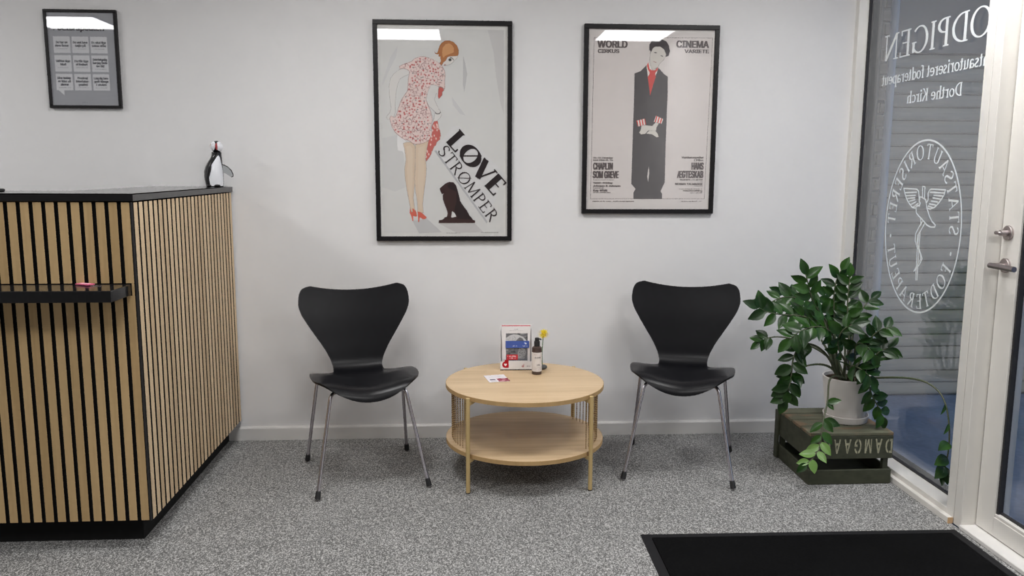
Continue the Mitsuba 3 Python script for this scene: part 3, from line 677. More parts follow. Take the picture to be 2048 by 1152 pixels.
add('penguin_figurine__cheek', dome((-.72, -.62, .16), .92, .0276), 'mat_penguin_white', smooth=True)
add('penguin_figurine__cheek', dome((.88, -.42, .10), .92, .0276), 'mat_penguin_white', smooth=True)
add('penguin_figurine__eye', dome((-.92, -.40, .33), .2, .0280), 'mat_penguin_orange', smooth=True)
bk = trimesh.creation.icosphere(3, 1.0)
bk.apply_transform(np.diag([.0046, .018, .0165, 1]))
bk.apply_translation(HC + np.array([.0065, -.021, .001]))
add('penguin_figurine__beak', bk, 'mat_penguin_red', smooth=True)
fl_ = Polygon([(0, 0), (.010, -.001), (.028, -.010), (.043, -.026), (.050, -.044), (.049, -.052), (.043, -.054), (.033, -.047), (.018, -.037), (0, -.033)]).buffer(.002)
fm = extrude(fl_, .004)
fm.apply_transform(np.array([[1, 0, 0, PX + .034], [0, 0, 1, PY - .002], [0, 1, 0, PZ + .100], [0, 0, 0, 1.0]]))
add('penguin_figurine__wing', fm, 'mat_penguin_wing', label='pale grey wing held out to the side')
ed = tube([(PX + .034 + a, PY - .002, PZ + .1005 + b) for a, b in [(0, .001), (.010, 0), (.028, -.009), (.0435, -.025), (.051, -.044), (.050, -.053), (.043, -.0555)]], .0018, 8)
add('penguin_figurine__wing_edge', ed, 'mat_penguin_black')
wl_ = trimesh.creation.icosphere(3, 1.0)
wl_.apply_transform(np.diag([.0085, .006, .036, 1]))
wl_.apply_transform(trimesh.transformations.rotation_matrix(.22, [0, 1, 0]))
wl_.apply_translation([PX - .012, PY - .039, PZ + .072])
add('penguin_figurine__flipper', wl_, 'mat_penguin_black', smooth=True)
add('penguin_figurine__feet', cat([trimesh.creation.icosphere(2, 1.0).apply_transform(np.diag([.014, .018, .006, 1])).apply_translation([PX + s, PY - .026, PZ + .006]) for s in (-.016, .018)]), 'mat_penguin_black', smooth=True)

# ------------------------------------------------------------------ framed posters


def poster(key, x0, x1, z0, z1, fw, label, tilt=0.0, depth=.022):
    tag(key, label, 'poster')
    yb = -.0015
    yf = yb - depth
    fr = []
    o, i = sbox(x0, z0, x1, z1), sbox(x0 + fw, z0 + fw, x1 - fw, z1 - fw)
    for (a0, a1, b0, b1) in ((x0, x1, z1 - fw, z1), (x0, x1, z0, z0 + fw), (x0, x0 + fw, z0 + fw, z1 - fw), (x1 - fw, x1, z0 + fw, z1 - fw)):
        fr.append(bx(a0, a1, yf, yb, b0, b1, .0012))
    add(key + '__frame', cat(fr), 'mat_frame_black')
    add(key + '__backing', bx(x0 + fw - .002, x1 - fw + .002, yb - .010, yb, z0 + fw - .002, z1 - fw + .002), 'mat_black_matt')
    yp = yb - .0145
    g = trimesh.Trimesh([[x0 + fw, yp, z0 + fw], [x1 - fw, yp, z0 + fw], [x1 - fw, yp, z1 - fw], [x0 + fw, yp, z1 - fw]], [[0, 1, 2], [0, 2, 3]], process=False)
    add(key + '__pane', g, 'mat_pane')
    return (lambda a, b, l: np.stack([a, yb - .0104 - l, b], 1)), sbox(x0 + fw, z0 + fw, x1 - fw, z1 - fw)


A = {k: poly(v) if isinstance(v, str) else [poly(e) for e in v] for k, v in ART.items()}
BLK, RED = (42, 36, 38), (200, 92, 84)
to3, paper = poster('framed_poster', -.423, .229, .9935, 2.026, .021, 'tall black framed poster of a woman in a red patterned dress with a lion')
k = Ink()
k.fill(paper, (214, 212, 209))
k.fill(A['inset'], (207, 206, 204))
k.fill(A['fold2'], (196, 194, 193)); k.fill(A['fold1'], (186, 185, 185), False); k.fill(A['fold3'], (198, 197, 197), False); k.fill(A['fold4'], (200, 199, 199), False)
k.fill(A['shade1'], (201, 200, 199)); k.fill(A['shade2'], (188, 187, 187), False); k.fill(A['shade3'], (192, 189, 188), False)
k.fill(A['band'], (208, 207, 207)); k.fill(A['band_shade'], (176, 176, 178))
LINE = (150, 146, 144)


def outlined(g, col, w=.0012, line=LINE):
    k.fill(g.buffer(w), line)
    k.fill(g, col)


outlined(A['arm_left'], (211, 208, 205))
k.fill(A['slip'], (222, 220, 219))
outlined(A['legl'], (205, 186, 166)); outlined(A['legr'], (208, 189, 169))
for nm in ('legl', 'legr'):
    b_ = A[nm]
    k.fill(affinity.scale(b_, .55, .9).buffer(0).intersection(b_.buffer(-.004)), (211, 194, 175))
k.fill(A['shoel'], (204, 104, 88)); k.fill(A['shoer'], (204, 104, 88), False)
outlined(A['drape'], (188, 104, 98)); outlined(A['sleeve_tail'], (184, 98, 92))
outlined(A['dress'], (219, 200, 195), .0015, (150, 110, 106))
minx, miny, maxx, maxy = A['dress'].bounds
dots, arcs, grey = [], [], []
r_ = random.Random(3)
cells_ = []
for gx_ in np.arange(minx, maxx, .0135):
    for gy_ in np.arange(miny, maxy, .0135):
        x, y = gx_ + r_.uniform(-.005, .005), gy_ + r_.uniform(-.005, .005)
        if not A['dress'].buffer(-.005).contains(Point(x, y)):
            continue
        c = r_.random()
        if c < .42:
            dots.append(affinity.rotate(affinity.scale(Point(x, y).buffer(.0042, 4), 1, r_.uniform(.6, 1.2)), r_.uniform(0, 90)))
        elif c < .87:
            a0 = r_.uniform(0, 6.3)
            arcs.append(LineString([(x + .0075 * math.cos(a0 + t), y + .0075 * math.sin(a0 + t)) for t in np.linspace(0, 3.6, 8)]).buffer(.0009))
        else:
            grey.append(affinity.scale(Point(x, y).buffer(.0036, 4), 1, .7))
clipd = lambda L: unary_union(L).intersection(A['dress'])
k.fill(clipd(dots), (178, 100, 98)); k.fill(clipd(arcs), (150, 112, 110)); k.fill(clipd(grey), (120, 118, 120))
dr_ = []
for q in range(60):
    x, y = r_.uniform(*A['drape'].bounds[0::2]), r_.uniform(*A['drape'].bounds[1::2])
    dr_.append(affinity.scale(Point(x, y).buffer(.005, 4), .7, 1.2))
k.fill(unary_union(dr_).intersection(A['drape'].union(A['sleeve_tail'])), (222, 188, 180))
outlined(A['arm_right'], (209, 206, 203)); outlined(A['hand_right'], (212, 209, 206))
k.fill(A['bracelet'], (96, 92, 92))
k.fill(A['neck'], (212, 207, 203)); outlined(A['face'], (214, 209, 204))
outlined(A['hair'], (168, 112, 72), .0008, (120, 76, 52)); k.fill(A['hair_light'], (198, 148, 104))
k.fill(A['eye'], (70, 68, 66)); k.fill(A['brow'], (88, 84, 82)); k.fill(A['mouth'], (150, 100, 96))
k.fill(A['lion'], (62, 44, 43)); k.fill(A['lion_mane'], (46, 36, 37)); k.fill(A['lion_gap'], (204, 203, 202))


def placed(geom, w, p0, p1, h):
    dx, dz = p1[0] - p0[0], p1[1] - p0[1]
    L0 = math.hypot(dx, dz)
    x0, _, x1, _ = geom.bounds
    geom = affinity.scale(affinity.translate(geom, -x0, 0), L0 / (x1 - x0), h, origin=(0, 0))
    return affinity.translate(affinity.rotate(geom, math.degrees(math.atan2(dz, dx)), origin=(0, 0)), *p0)


s1, w1 = serif('LØVE', 1, .25, .06, .16, .05)
k.fill(placed(s1, w1, (-.088, 1.468), (.141, 1.210), .090), BLK)
s2, w2 = serif('STRØMPER', 1, .085, .05, .07, .06)
k.fill(placed(s2, w2, (-.128, 1.420), (.124, 1.082), .058), BLK)
k.squiggle(-.09, 1.030, .0028, .07, (140, 138, 138)); k.squiggle(.080, 1.0325, .0030, .088, (120, 118, 118))
k.build('framed_poster__print', to3)

to3, paper = poster('framed_poster_001', .5715, 1.2215, 1.126, 2.0203, .021, 'smaller black framed cinema poster with a dark suited figure, above the right-hand chair')
k = Ink()
INK = (92, 84, 84)
k.fill(paper, (209, 203, 200))
b2 = A['border2']
k.fill(b2, (112, 104, 104)); k.fill(b2.buffer(-.0018, join_style=2), (210, 203, 200))
k.fill(A['coat'], (92, 89, 90))
k.fill(A['shirt'], (220, 214, 208)); k.fill(A['tie'], (200, 90, 86))
outlined(A['head'], (206, 201, 194), .001, (96, 92, 92))
k.fill(A['hairb'], (72, 68, 70))
for e in A['eyes']:
    k.fill(e, (72, 68, 70))
k.fill(A['mouthb'], (140, 92, 88))
for nm in ('cuffl', 'cuffr'):
    k.fill(A[nm], (222, 214, 208))
    cx0, cy0, cx1, cy1 = A[nm].bounds
    lean = -.30 if nm == 'cuffr' else .25
    st = [Polygon([(cx0 + t, cy0 - .02), (cx0 + t + .006, cy0 - .02), (cx0 + t + .006 + lean * -.10, cy1 + .06), (cx0 + t + lean * -.10, cy1 + .06)]) for t in np.arange(-.03, .1, .0135)]
    k.fill(unary_union(st).intersection(A[nm]), (196, 84, 80))
outlined(A['handl'], (208, 203, 196), .001, (96, 92, 92)); outlined(A['handr'], (208, 203, 196), .001, (96, 92, 92))
k.fill(A['slit'], (209, 203, 200))
k.layer += 1
t_ = k.text
t_('WORLD', .636, 1.9135, .031, .142, INK, True); t_('CIRKUS', .638, 1.8885, .0165, .102, INK, True)
t_('CINEMA', 1.172, 1.9175, .031, .156, INK, True, True); t_('VARIETE', 1.173, 1.8925, .0160, .117, INK, True, True)
t_('20.-31. December', .625, 1.3915, .0070, .096, INK, True); t_('hver Aften Kl. 7½', .625, 1.3810, .0070, .096, INK, True)
t_('CHAPLIN', .626, 1.339, .0315, .094, INK, True); t_('SOM GREVE', .625, 1.298, .0325, .124, INK, True)
t_('Komisk Farce i 3 Akter', .626, 1.287, .0045, .100, INK); t_('Varieté-Afdeling:', .626, 1.2710, .0075, .096, INK, True)
t_('Johnson & Johnson', .626, 1.2555, .0090, .134, INK, True); k.squiggle(.626, 1.2475, .0042, .053, INK); t_('Kay Whitt', .627, 1.233, .0100, .070, INK, True)
k.squiggle(.627, 1.2265, .0036, .086, INK)
R_ = dict(right=True)
t_('Verdensspejlet', 1.167, 1.3945, .0085, .109, INK, True, **R_); t_('i Film', 1.166, 1.3810, .0090, .045, INK, True, **R_)
t_('HANS', 1.168, 1.341, .0320, .058, INK, True, **R_); t_('ÆGTESKAB', 1.168, 1.3005, .0325, .128, INK, True, **R_)
t_('SKUESPIL I 5 AKTER', 1.167, 1.2873, .0065, .114, INK, True, **R_); t_('med', 1.167, 1.2795, .0040, None, INK, **R_); t_('NORMA TALMADGE', 1.167, 1.2655, .0092, .136, INK, True, **R_)
k.squiggle(1.125, 1.2590, .0036, .042, INK); t_('hver Søndag Film Kl. 4', 1.166, 1.2435, .0055, .114, INK, **R_); t_('Folkeforestilling', 1.166, 1.2345, .0062, .094, INK, True, **R_); k.squiggle(1.106, 1.2255, .0042, .060, INK)
k.squiggle(.625, 1.1835, .0044, .204, INK); k.squiggle(1.061, 1.1840, .0042, .105, INK)
k.build('framed_poster_001__print', to3)

to3, paper = poster('framed_poster_002', -1.9085, -1.5853, 1.611, 2.051, .0125, 'small black framed grey sign with nine white text squares above the counter', depth=.018)
k = Ink()
k.fill(paper, (160, 161, 166))
k.layer += 1
k.text('Fodterapeuten', -1.869, 1.960, .027, .224, (52, 50, 56), True)
cards = [['Du har en', 'slem fissur'], ['Du skal have', 'bøjle på'], ['Du skal lige', 'sidde stille'], ['Skifter lige', 'blad'], ['Du får lige', 'et fodbad'], ['Selvfølgelig', 'kan jeg finde', 'en tid'], ['Dine fødder', 'er ikke så', 'slemme'], ['Proximal', 'interfalan-', 'gealled'], ['Læg dig bare', 'godt tilbage', 'i stolen']]
for n_, lines in enumerate(cards):
    cx_, cz_ = -1.8365 + .0825 * (n_ % 3), 1.8955 - .0835 * (n_ // 3)
    k.fill(sbox(cx_ - .0372, cz_ - .0367, cx_ + .0372, cz_ + .0367), (206, 206, 209), n_ == 0)
    if n_ == 6:
        k.fill(Polygon([(cx_ - .028, cz_ - .0367), (cx_ - .004, cz_ - .060), (cx_ - .004, cz_ - .0367)]), (206, 206, 209), False)
    zt_ = cz_ + (.009 if len(lines) == 2 else .0165)
    for j, s_ in enumerate(lines):
        w_ = min(.064, .0052 * len(s_) + .004)
        k.text(s_, cx_ - w_ / 2, zt_ - .0145 * j - .003, .0098, w_, (66, 66, 74), True)
    k.squiggle(cx_ - .026, zt_ - .0145 * len(lines) + .001, .0022, .052, (120, 120, 128))
k.squiggle(-1.762, 1.634, .006, .022, (124, 126, 132))
k.build('framed_poster_002__print', to3)

# ------------------------------------------------------------------ moulded chairs
PROF = spline([(.213, .386), (.209, .403), (.197, .419), (.173, .431), (.120, .436), (.050, .438), (-.020, .435), (-.085, .430), (-.130, .429), (-.163, .437), (-.184, .458), (-.197, .500), (-.212, .570), (-.230, .655), (-.248, .735), (-.261, .798)], 200)
sarc = np.concatenate([[0], np.cumsum(np.linalg.norm(np.diff(PROF, axis=0), axis=1))])
SL = sarc[-1]
tan_ = np.gradient(PROF, axis=0)
tan_ /= np.linalg.norm(tan_, axis=1, keepdims=True)
nrm_ = np.stack([tan_[:, 1], -tan_[:, 0]], 1)        # towards the sitter (up on the seat, forward on the back)
s_of = lambda z: np.interp(z, PROF[100:, 1], sarc[100:])
# half width of the shell along the profile
_t = np.concatenate([[.0004, .002, .005], np.linspace(.01, .215, 16)])
W_S = list(_t) + [.265, .290, .308, .324, .346, .385, .41, .46, .52, .575, .615, .648, .680, .708, .72]
W_W = list(.228 * (1 - ((.215 - _t) / .215) ** 2.8) ** (1 / 2.8)) + [.224, .206, .178, .142, .113, .110, .115, .138, .178, .216, .240, .2495, .246, .230, .195]
W_S = np.array(W_S) * SL / .72


def chair_shell():
    from scipy.interpolate import PchipInterpolator
    wf = PchipInterpolator(W_S, W_W)
    ns, nx = 150, 41
    ss = np.concatenate([np.linspace(.0006, .03, 20)[:-1], np.linspace(.03, SL - .06, 110)[:-1], np.linspace(SL - .06, SL, 28)])
    u = np.sin(np.linspace(-1, 1, nx) * np.pi / 2)
    S, U = np.meshgrid(ss, u, indexing='ij')
    X = wf(S) * U
    back = np.clip((S - .40 * SL / .72) / (.3 * SL / .72), 0, 1)
    S2 = S + .019 * back ** 3 * (np.clip(np.abs(X) / .20, 0, 1) ** 2 * 1.25 - .5)   # the top edge dips in the middle
    S2 = np.clip(S2, 0, SL + .05)
    idx = lambda a: np.interp(S2, np.append(sarc, SL + .05), np.append(a, a[-1]))
    ext = np.maximum(S2 - SL, 0)
    F = idx(PROF[:, 0]) + ext * tan_[-1, 0]
    Z = idx(PROF[:, 1]) + ext * tan_[-1, 1]
    NF, NZ = idx(nrm_[:, 0]), idx(nrm_[:, 1])
    seat = np.clip((.33 * SL / .72 - S) / (.15 * SL / .72), 0, 1)
    seat = seat * seat * (3 - 2 * seat)
    tx = np.clip(np.abs(X) / .236, 0, 1)
    lift = seat * (.030 * np.sin(np.pi / 2 * np.clip(tx / .80, 0, 1) ** 1.7) - .075 * np.clip(tx - .78, 0, 1) ** 1.6) + (1 - seat) * .022 * (np.abs(X) / .24) ** 2
    sm = np.stack([X, F + NF * lift * (1 - seat), Z + (NZ * (1 - seat) + seat) * lift], -1)
    du, dv = np.gradient(sm, axis=0), np.gradient(sm, axis=1)
    n = np.cross(dv, du)
    n /= np.linalg.norm(n, axis=-1, keepdims=True) + 1e-12
    h = .0046
    a, b = sm + n * h, sm - n * h
    N, M = a.shape[:2]
    v = np.vstack([a.reshape(-1, 3), b.reshape(-1, 3)])
    f, o = [], N * M
    for i in range(N - 1):
        for j in range(M - 1):
            p, q, r, t = i * M + j, i * M + j + 1, (i + 1) * M + j + 1, (i + 1) * M + j
            f += [[p, q, r], [p, r, t], [o + p, o + r, o + q], [o + p, o + t, o + r]]
    rim = [i for i in range(M)] + [i * M + M - 1 for i in range(1, N)] + [(N - 1) * M + j for j in range(M - 2, -1, -1)] + [i * M for i in range(N - 2, 0, -1)]
    for i in range(len(rim)):
        p, q = rim[i], rim[(i + 1) % len(rim)]
        f += [[p, o + p, o + q], [p, o + q, q]]
    m = trimesh.Trimesh(v, np.array(f), process=False)
    if m.volume < 0:
        m.invert()
    return m


def leg_path(sx, f_foot, f_top, xk):
    hub = np.array([sx * .045, f_top * .35, .408])
    knee = np.array([sx * xk, f_top, .415])
    foot = np.array([sx * .232, f_foot, .006])
    d = (foot - knee) / np.linalg.norm(foot - knee)
    e = (hub - knee) / np.linalg.norm(hub - knee)
    t = np.linspace(0, 1, 9)[:, None]
    a, b = knee + e * .028, knee + d * .028
    bend = (1 - t) ** 2 * a + 2 * t * (1 - t) * knee + t ** 2 * b
    return np.vstack([hub, bend, foot]), d, foot


shell_d = mikit.ply(chair_shell(), 'mat_chair_black', smooth=50)
leg_d, cap_d = [], []
for sx in (-1, 1):
    for ff, ft, xk in ((.238, .135, .156), (-.238, -.105, .188)):
        pth, d_, foot = leg_path(sx, ff, ft, xk)
        leg_d.append(mikit.ply(tube(pth, .0072, 14), 'mat_chrome', smooth=40))
        c0 = foot - d_ * .034
        cap_d.append(mikit.ply(tube([c0, c0 + d_ * .004, foot - d_ * .006, foot - d_ * .001 + [0, 0, 0]], [.0095, .0105, .0115, .0112], 16), 'mat_black_plastic', smooth=40))
hub_d = mikit.ply(lathe([(0, .398), (.060, .398), (.068, .404), (.068, .420), (.055, .428), (0, .428)], 36, 0, 0), 'mat_black_plastic', smooth=40)


def chair(x, y, ang, label):
    k, n = 'moulded_chair', 0
    while k in labels:
        n += 1
        k = 'moulded_chair_%03d' % n
    tag(k, label, 'chair', 'moulded chairs beside the round table')
    # local +y points to the front of the chair
    t = T().translate([x, y, .001]).rotate([0, 0, 1], math.degrees(ang))
    add(k + '__shell', shell_d, None, to_world=t)
    for i in range(4):
        lk = add(k + '__leg', leg_d[i], None, to_world=t)
        add(lk + '__foot', cap_d[i], None, to_world=t)
    add(k + '__seat_mount', hub_d, None, to_world=t)


chair(-.441, -.494, math.atan2(-.265, -.964), 'black moulded chair with chrome legs between the reception counter and the round table')
chair(.9725, -.463, math.atan2(.283, -.959), 'black moulded chair with chrome legs between the round table and the plant')

# ------------------------------------------------------------------ round table
tag('coffee_table', 'low round oak table with a lower shelf and gold legs between two black chairs', 'table')
TX, TY, TR, TH, SH, LA = .2631, -.4742, .3486, .4118, .1665, .2565
disc = lambda z1, r: lathe([(0, z1 - .019), (r - .001, z1 - .019), (r, z1 - .018), (r, z1 - .001), (r - .001, z1), (0, z1)], 128, TX, TY)


def disc_parts(key, z1):
    add(key, lathe([(0, z1 - .0185), (TR - .0015, z1 - .0185), (TR - .0015, z1 - .0005), (TR - .002, z1), (0, z1)], 128, TX, TY), 'mat_oak_table', smooth=30)
    add(key + '__edge_band', lathe([(TR - .0016, z1 - .0186), (TR, z1 - .018), (TR, z1 - .001), (TR - .0016, z1 - .0004)], 128, TX, TY), 'mat_oak_edge', smooth=40)


disc_parts('coffee_table__top', TH)
disc_parts('coffee_table__shelf', SH)
rot_t = .0143
for i, (sx, sy) in enumerate(((-1, -1), (1, -1), (1, 1), (-1, 1))):
    lx, ly = TX + LA * (sx * math.cos(rot_t) - sy * math.sin(rot_t)), TY + LA * (sx * math.sin(rot_t) + sy * math.cos(rot_t))
    nx, ny = (TX - lx), (TY - ly)
    d = math.hypot(nx, ny)
    nx, ny = nx / d, ny / d
    lm = lathe([(0, .004), (.0082, .004), (.0088, .006), (.0088, TH - .0045), (.0080, TH - .0030), (0, TH - .0028)], 20, lx, ly)
    br_ = []
    for zz in (TH - .0188, SH - .0188):
        q = Polygon([(0.004, 0), (.062, 0), (.062, -.003), (.006, -.016)])
        b = trimesh.creation.extrude_polygon(q, .012, engine='earcut')
        b.apply_translation([0, 0, -.006])
        b.apply_transform(np.array([[nx, 0, -ny, lx], [ny, 0, nx, ly], [0, 1, 0, zz], [0, 0, 0, 1.0]]))
        br_.append(b)
    lk = add('coffee_table__leg', cat(lm, br_), 'mat_gold_paint', smooth=40)
    add(lk + '__foot', lathe([(0, 0), (.0078, 0), (.0083, .001), (.0083, .0042), (0, .0042)], 18, lx, ly), 'mat_black_plastic', smooth=40)
cord_d = mikit.ply(tube(np.stack([np.zeros(30), np.zeros(30), np.linspace(SH + .0005, TH - .019, 30)], 1), .0018 + .0003 * np.sin(np.arange(30) * 1.9), 6), 'mat_cord', smooth=True)
for side in (0, 1):
    for j in range(20):
        a = math.radians((180 if side == 0 else 0) + (-40 + 80 * j / 19))
        add('coffee_table__cord', cord_d, None, to_world=T().translate([TX + .322 * math.cos(a), TY + .322 * math.sin(a), 0]))

# ------------------------------------------------------------------ things on the table
mat('card_white', (0.74, 0.73, 0.73), 0.5)
mat('grey_print', (0.16, 0.16, 0.165), 0.5)
mat('label_white', (0.68, 0.655, 0.63), 0.5)
ZT = TH + .0004
bang = -.02
RB = trimesh.transformations.rotation_matrix(bang, [0, 0, 1])
BX, BY = .238, -.262


def bplace(m):
    m = m.copy()
    m.apply_transform(RB)
    m.apply_translation([BX, BY, ZT])
    return m


tag('brochure_stand', 'white card stand holding leaflets behind the pump bottle', 'leaflet stand')
hw = .0735
add('brochure_stand__back', bplace(bx(-hw, hw, .022, .0235, .003, .205)), 'mat_card_white')
add('brochure_stand__side', bplace(trimesh.creation.extrude_polygon(Polygon([(.023, .001), (.023, .20), (.012, .155), (-.021, .150), (-.021, .001)]), .0015, engine='earcut').apply_transform(np.array([[0, 0, 1, -hw], [1, 0, 0, 0], [0, 1, 0, 0], [0, 0, 0, 1.0]]))), 'mat_card_white')
add('brochure_stand__side', bplace(trimesh.creation.extrude_polygon(Polygon([(.023, .001), (.023, .20), (.012, .155), (-.021, .150), (-.021, .001)]), .0015, engine='earcut').apply_transform(np.array([[0, 0, 1, hw - .0015], [1, 0, 0, 0], [0, 1, 0, 0], [0, 0, 0, 1.0]]))), 'mat_card_white')
add('brochure_stand__base', bplace(bx(-hw, hw, -.0225, .0235, 0, .0025)), 'mat_black_matt')
pf = Ink()
hold = sbox(-hw, .0035, hw, .042)
pf.fill(hold, (222, 218, 217))
pf.fill(Point(-.050, .026).buffer(.0150).union(sbox(-.050, .011, -.0352, .030)), (170, 34, 44))
pf.fill(sbox(-.053, .026, -.036, .049), (164, 36, 42), False)
hp = [(0, -.0065), (.0065, .0005), (.0062, .0045), (.003, .006), (0, .0035), (-.003, .006), (-.0062, .0045), (-.0065, .0005)]
pf.fill(affinity.translate(Polygon(hp).buffer(.0006), -.050, .0255), (236, 228, 226))
pf.fill(Point(.031, .0185).buffer(.0048).difference(Point(.031, .0185).buffer(.0026)).union(sbox(.0343, .0145, .0362, .0285)), (150, 52, 56))
pf.squiggle(.040, .0165, .004, .027, (110, 92, 94))
front = lambda yy: (lambda a, b, l: bplace(trimesh.Trimesh(np.stack([a, np.full_like(a, yy) - l, b], 1), [[0, 1, 2]], process=False)).vertices)
pf.build('brochure_stand__front', front(-.0218))

tag('booklet', 'white booklet with red top edge and black-and-white cover photo in the leaflet stand', 'booklet')
add('booklet__pages', bplace(bx(-.0665, .0665, .000, .010, .004, .2085, .0008)), 'mat_card_white')
pk = Ink()
pk.fill(sbox(-.0665, .004, .0665, .2085), (226, 222, 222))
pk.fill(sbox(-.0665, .2045, .0665, .2085), (196, 84, 92))
pk.squiggle(-.010, .1875, .0036, .018, (150, 146, 150)); pk.squiggle(-.030, .1815, .0026, .060, (170, 166, 170))
ph = sbox(-.0475, .040, .0535, .170)
pk.fill(ph, (112, 112, 116))
r_ = random.Random(11)
for q in range(34):
    x, z = r_.uniform(-.047, .05), r_.uniform(.042, .165)
    g_ = int(r_.choice([78, 92, 130, 150]))
    pk.fill(affinity.rotate(sbox(x, z, x + r_.uniform(.006, .03), z + r_.uniform(.003, .010)), r_.uniform(-12, 12)).intersection(ph), (g_, g_, g_ + 2), False if q % 8 else True)
pk.fill(Polygon([(-.030, .160), (-.014, .166), (.010, .164), (.034, .152), (.052, .132), (.052, .118), (.040, .128), (.030, .146), (.016, .152), (.004, .140), (-.006, .128), (-.0475, .128), (-.0475, .148)]).intersection(ph), (196, 196, 198))
dots_ = [Point(r_.uniform(-.045, .0), r_.uniform(.130, .156)).buffer(.0011, 3) for q in range(46)]
pk.fill(unary_union(dots_), (120, 120, 124))
pk.fill(Polygon([(.010, .050), (.040, .050), (.046, .080), (.036, .108), (.016, .104), (.008, .076)]), (150, 150, 152))
dots_ = [Point(r_.uniform(.012, .042), r_.uniform(.055, .103)).buffer(.0017, 3) for q in range(50)]
pk.fill(unary_union(dots_), (100, 100, 104))
pk.fill(sbox(-.0445, .044, .0085, .0695), (196, 66, 72))
pk.squiggle(-.040, .0588, .0055, .040, (236, 216, 216)); pk.squiggle(-.030, .0500, .0055, .028, (236, 216, 216))
pk.build('booklet__cover', front(-.0003))

tag('blue_leaflet', 'blue leaflet with a white mark, tucked across the front of the booklet', 'leaflet')
bl = extrude(sbox(-.0475, .1025, .0595, .1335).buffer(.0012), .0008)
bl.apply_transform(np.array([[1, 0, 0, 0], [0, 0, -1, -.0035], [0, 1, 0, 0], [0, 0, 0, 1.0]]))
mat('blue_card', (0.052, 0.098, 0.36), 0.4)
add('blue_leaflet__card', bplace(bl), 'mat_blue_card')
pb = Ink()
pb.squiggle(-.016, .1095, .0040, .021, (214, 220, 240)); pb.squiggle(.031, .1090, .0038, .024, (224, 228, 242))
pb.fill(affinity.rotate(affinity.scale(Point(.0435, .1235).buffer(.0062), 1, .62), -35), (232, 236, 246))
pb.fill(Point(.0405, .1262).buffer(.0034), (150, 172, 226))
pb.build('blue_leaflet__print', front(-.0046))

# pump bottle
tag('pump_bottle', 'brown pump bottle with a white label and black pump on the round table', 'bottle')
QX, QY = .3275, -.356
scene['mat_amber'] = {'type': 'principled', 'base_color': {'type': 'rgb', 'value': [.055, .034, .028]}, 'roughness': .12, 'specular': .5, 'clearcoat': .6}
add('pump_bottle__body', lathe([(0, 0), (.0205, 0), (.0228, .0025), (.0228, .118), (.0215, .1245), (.015, .1285), (.0125, .130), (0, .130)], 48, QX, QY, ZT), 'mat_amber', smooth=40)
lab = Ink()
ll = lambda a, b, l: np.stack([QX + (.02295 + l * .6) * np.sin(a / .02295 + .0), QY - (.02295 + l * .6) * np.cos(a / .02295), ZT + b], 1)
strips = unary_union([sbox(-.064 + .002 * q, .0150, -.064 + .002 * (q + 1), .1035) for q in range(64)])
for q in range(64):
    lab.fill(sbox(-.064 + .002 * q, .0150, -.064 + .002 * (q + 1), .1035), (216, 210, 206), q == 0)
lab.squiggle(-.0165, .0925, .0026, .020, (150, 110, 112))
lab.layer += 1
lab.text('ALCOHOL', -.0125, .0765, .0055, .0305, (70, 64, 66), True)
lab.squiggle(-.008, .0725, .0020, .025, (130, 124, 126))
lab.text('75%', -.0035, .0425, .0062, .0155, (80, 74, 78), True)
for q in range(6):
    lab.squiggle(-.0165, .0195 + .0033 * q, .0018, .035, (168, 160, 160))
lab.build('pump_bottle__label', ll)
add('pump_bottle__pump', cat(lathe([(0, .130), (.0125, .130), (.0132, .132), (.0132, .152), (.0122, .1535), (.0085, .154), (.0085, .156), (.0098, .157), (.0098, .1655), (.0085, .168), (0, .1685)], 36, QX, QY, ZT),
                             tube([(QX, QY, ZT + .1625), (QX + .013, QY - .003, ZT + .1625), (QX + .0195, QY - .0045, ZT + .1600)], [.0042, .0036, .0028], 12)), 'mat_black_plastic', smooth=40)

# yellow flower on a stone foot
tag('yellow_flower', 'yellow artificial flower on a thin stem in a grey stone foot behind the pump bottle', 'flower')
FX, FY = .363, -.272
mat('stone', proc(lambda p, n, uv: mi.Color3f(0.085, 0.088, 0.086) * (0.7 + 0.6 * noise(p.x * 200, p.y * 200, p.z * 200))), 0.7)
mat('petal', proc(lambda p, n, uv: mix((0.80, 0.66, 0.055), (0.86, 0.78, 0.16), noise(p.x * 90, p.y * 90, p.z * 90))), 0.6)
mat('flower_stem', (0.055, 0.12, 0.04), 0.5)
st_ = trimesh.creation.icosphere(3, 1.0)
st_.apply_transform(np.diag([.021, .017, .0115, 1]))
st_.apply_translation([FX, FY, ZT + .011])
add('yellow_flower__stone', st_, 'mat_stone', smooth=True)
sp = spline([(FX - .002, FY, ZT + .018), (FX - .004, FY, ZT + .07), (FX - .002, FY - .002, ZT + .12), (FX + .001, FY - .004, ZT + .158)], 14)
add('yellow_flower__stem', tube(sp, .0017, 8), 'mat_flower_stem', smooth=True)
FC = np.array([FX + .001, FY - .006, ZT + .170])
pet = []
gl = math.pi * (3 - 5 ** .5)
